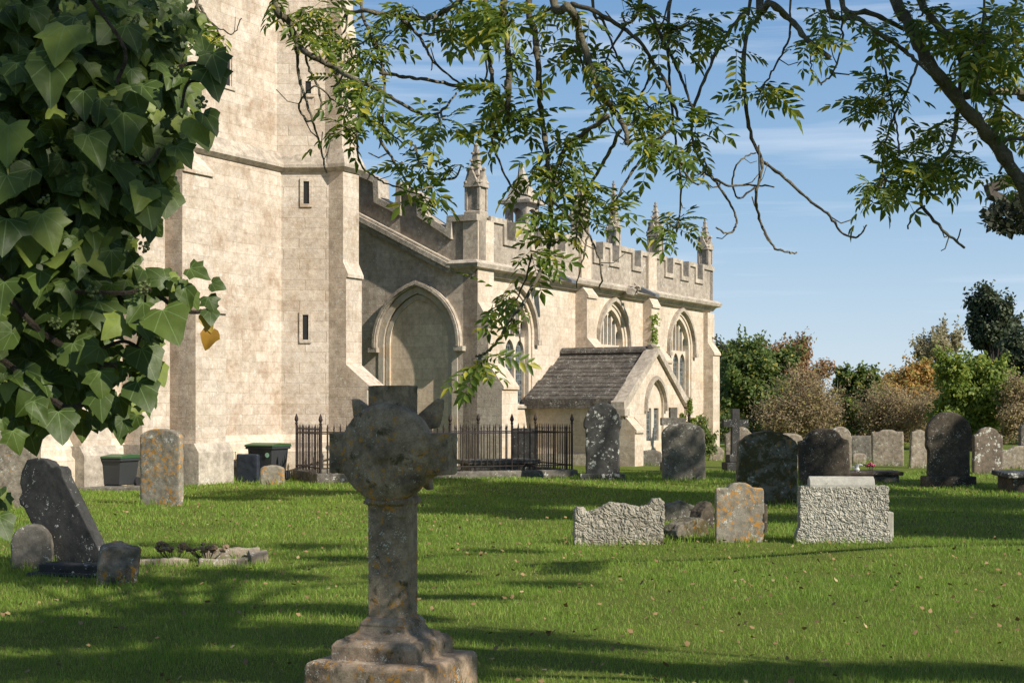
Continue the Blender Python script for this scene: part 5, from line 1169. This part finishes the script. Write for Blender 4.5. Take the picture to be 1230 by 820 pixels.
blobs = [ # px, py, rx, ry, D0, D1, n, size
 (60, 40, 120, 75, 2.45, 2.75, 190, .075), (60, 130, 130, 75, 2.4, 2.75, 190, .08), (190, 50, 38, 70, 2.5, 2.9, 75, .062), (195, 140, 38, 60, 2.5, 2.85, 70, .06), (60, 230, 120, 65, 2.4, 2.75, 150, .078), (170, 220, 34, 50, 2.5, 2.85, 44, .06),
 (45, 320, 100, 60, 2.35, 2.75, 120, .075), (125, 300, 40, 50, 2.5, 2.85, 44, .058), (148, 340, 36, 24, 2.5, 2.75, 26, .045), (35, 410, 80, 55, 2.35, 2.7, 84, .068), (30, 480, 60, 32, 2.35, 2.65, 44, .06), (105, 400, 34, 30, 2.5, 2.8, 22, .05),
 (130, 470, 46, 42, 2.4, 2.7, 36, .052), (165, 435, 22, 22, 2.4, 2.6, 10, .05), (2, 605, 6, 30, 2.3, 2.5, 4, .045), (205, 345, 22, 20, 2.3, 2.5, 10, .042), (185, 385, 24, 18, 2.3, 2.45, 9, .05),
 (228, 20, 14, 24, 2.5, 2.7, 10, .05), (-40, 250, 60, 260, 2.5, 3.0, 200, .075), (-110, 500, 50, 150, 2.7, 3.1, 120, .075)]
ps = []; us = []; ns = []; sz = []
for (cx, cy, rx, ry, D0, D1, n, s_) in blobs:
    for i in range(int(n*2.0)):
        a = random.uniform(0, 6.28); r_ = math.sqrt(random.random()); p = P(cx+rx*r_*math.cos(a), cy+ry*r_*math.sin(a), random.uniform(D0, D1))
        ax = min(axis, key=lambda q_: abs(q_.z-p.z)); o_ = (p-ax); o_.z = 0; o_.normalize()
        ps.append(p); ns.append(o_*.55+Vector((.25, -.75, .55))+Vector([random.gauss(0, .5) for _ in range(3)])); us.append(Vector((random.gauss(.1, .5), random.gauss(-.15, .3), -1))); sz.append(s_*random.choice((.35, .42, .5, .58, .68, .8, 1.0)))
hero = [(62, 75, 2.36, .075, (.05, 0, -1)), (60, 92, 2.35, .09, (0, 0, -1)), (100, 120, 2.36, .058, (.1, 0, -1)), (160, 115, 2.42, .06, (.2, 0, -1)), (78, 45, 2.36, .078, (-.1, 0, -1)), (148, 150, 2.4, .08, (-.1, 0, -1)), (10, 165, 2.32, .075, (0, 0, -1)), (105, 175, 2.36, .07, (.3, 0, -1)), (50, 270, 2.33, .07, (.3, 0, -1)), (8, 225, 2.3, .075, (-.3, 0, -1)), (8, 275, 2.3, .07, (-.1, 0, -1)), (15, 410, 2.3, .06, (-.6, 0, -.5)), (5, 350, 2.3, .06, (0, 0, -1)),
 (195, 385, 2.28, .07, (.35, 0, -.8)), (228, 330, 2.3, .038, (.7, 0, -.4)), (200, 345, 2.3, .04, (-.4, 0, .3)), (222, 352, 2.3, .04, (.2, 0, -1)), (250, 362, 2.3, .03, (.4, 0, -1)), (172, 372, 2.3, .045, (-.4, 0, -.8)), (150, 392, 2.3, .05, (-.6, 0, -.7)), (254, 345, 2.3, .026, (.5, 0, -.2)), (252, 378, 2.3, .03, (0, 0, -1)),
 (255, 75, 2.35, .055, (.25, 0, -1)), (250, 95, 2.35, .065, (.25, 0, -1)), (244, 145, 2.35, .05, (.4, 0, -1)), (236, 155, 2.36, .06, (.3, 0, -1)), (246, 72, 2.35, .035, (-.2, 0, 1)), (212, 185, 2.36, .05, (.5, 0, -1)), (120, 455, 2.33, .05, (.1, 0, -1)), (170, 430, 2.33, .06, (.4, 0, -1)), (165, 470, 2.33, .06, (.35, 0, -1)), (120, 480, 2.33, .05, (.1, 0, -1)), (40, 490, 2.3, .045, (.3, 0, -.6)), (70, 505, 2.33, .06, (.1, 0, -1)), (15, 525, 2.3, .04, (.3, 0, -1)), (120, 425, 2.33, .045, (-.5, 0, -.4))]
for (px_, py_, D_, s_, u_) in hero:
    ps.append(P(px_, py_-s_*200, D_)); us.append(Vector(u_)); ns.append(Vector((random.gauss(.25, .15), -1, random.gauss(.4, .15)))); sz.append(s_)
ps = np.array([list(p-IO) for p in ps]); us = np.array([list(x) for x in us]); ns = np.array([list(x) for x in ns]); sz = np.array(sz)*.95; grp = RNG.integers(0, 4, len(ps)); obs = []
for gi in range(4):
    kx = grp == gi; tv, tf, uv = IT[gi]; obs.append(scatter('foliage', tv, tf, ps[kx], ns[kx], us[kx], sz[kx], M['ivy'], IV, uv, True))
me = bpy.data.meshes.new('foliage'); bm = bmesh.new()
for o in obs: bm.from_mesh(o.data)
bm.to_mesh(me); bm.free(); me.materials.append(M['ivy']); me.polygons.foreach_set('use_smooth', [True]*len(me.polygons))
for o in obs: bpy.data.objects.remove(o)
o = bpy.data.objects.new('foliage', me); COL.objects.link(o); o.parent = IV
tv, tf, uv = IT[3]; scatter('turning_leaf', tv, tf, [list(P(246, 378, 2.3)-IO), list(P(254, 396, 2.3)-IO)], [(.3, -1, .2), (.2, -1, -.2)], [(.35, 0, -1), (-.3, 0, -1)], [.03, .034], M['ivyold'], IV, uv, True)
q = MB()
for (pts, w) in (([(90, 350), (150, 352), (180, 348), (215, 372), (250, 374), (262, 366)], .0035), ([(120, 420), (150, 410), (175, 425), (180, 430)], .003), ([(0, 430), (40, 460), (80, 490), (110, 480)], .005), ([(215, 80), (232, 76), (246, 78), (255, 70)], .003), ([(218, 130), (226, 100), (250, 98)], .0025), ([(160, 195), (180, 195), (192, 178)], .0025), ([(110, 0), (150, 60), (140, 100)], .003), ([(175, 352), (172, 395), (160, 425)], .002), ([(246, 374), (240, 372), (243, 380)], .0015), ([(-20, 300), (30, 380), (100, 430), (140, 440)], .005)):
    pl = smooth([P(x, y, 2.36+.0*i) for i, (x, y) in enumerate(pts)], 5); q.tube([p-IO for p in pl], w, 5)
q.build('stems', M['ivybark'], IV)
for bi, (x, y, D_) in enumerate(((242, 123, 2.33), (160, 22, 2.4), (52, 238, 2.3), (172, 345, 2.28), (212, 85, 2.38), (140, 188, 2.36), (172, 296, 2.36), (66, 388, 2.3), (178, 407, 2.3), (88, 396, 2.32), (110, 350, 2.34), (180, 15, 2.4))):
    q = MB(); c = P(x, y, D_)
    for k in range(16):
        d = Vector([random.gauss(0, 1) for _ in range(3)]).normalized()*.0085; q.lump(c+d-IO, .0026, seed=k, sub=1, amp=.1)
        q.tube([c-IO, c+d-IO], .0005, 3, False)
    q.build('berry_cluster', M['berry'], IV)
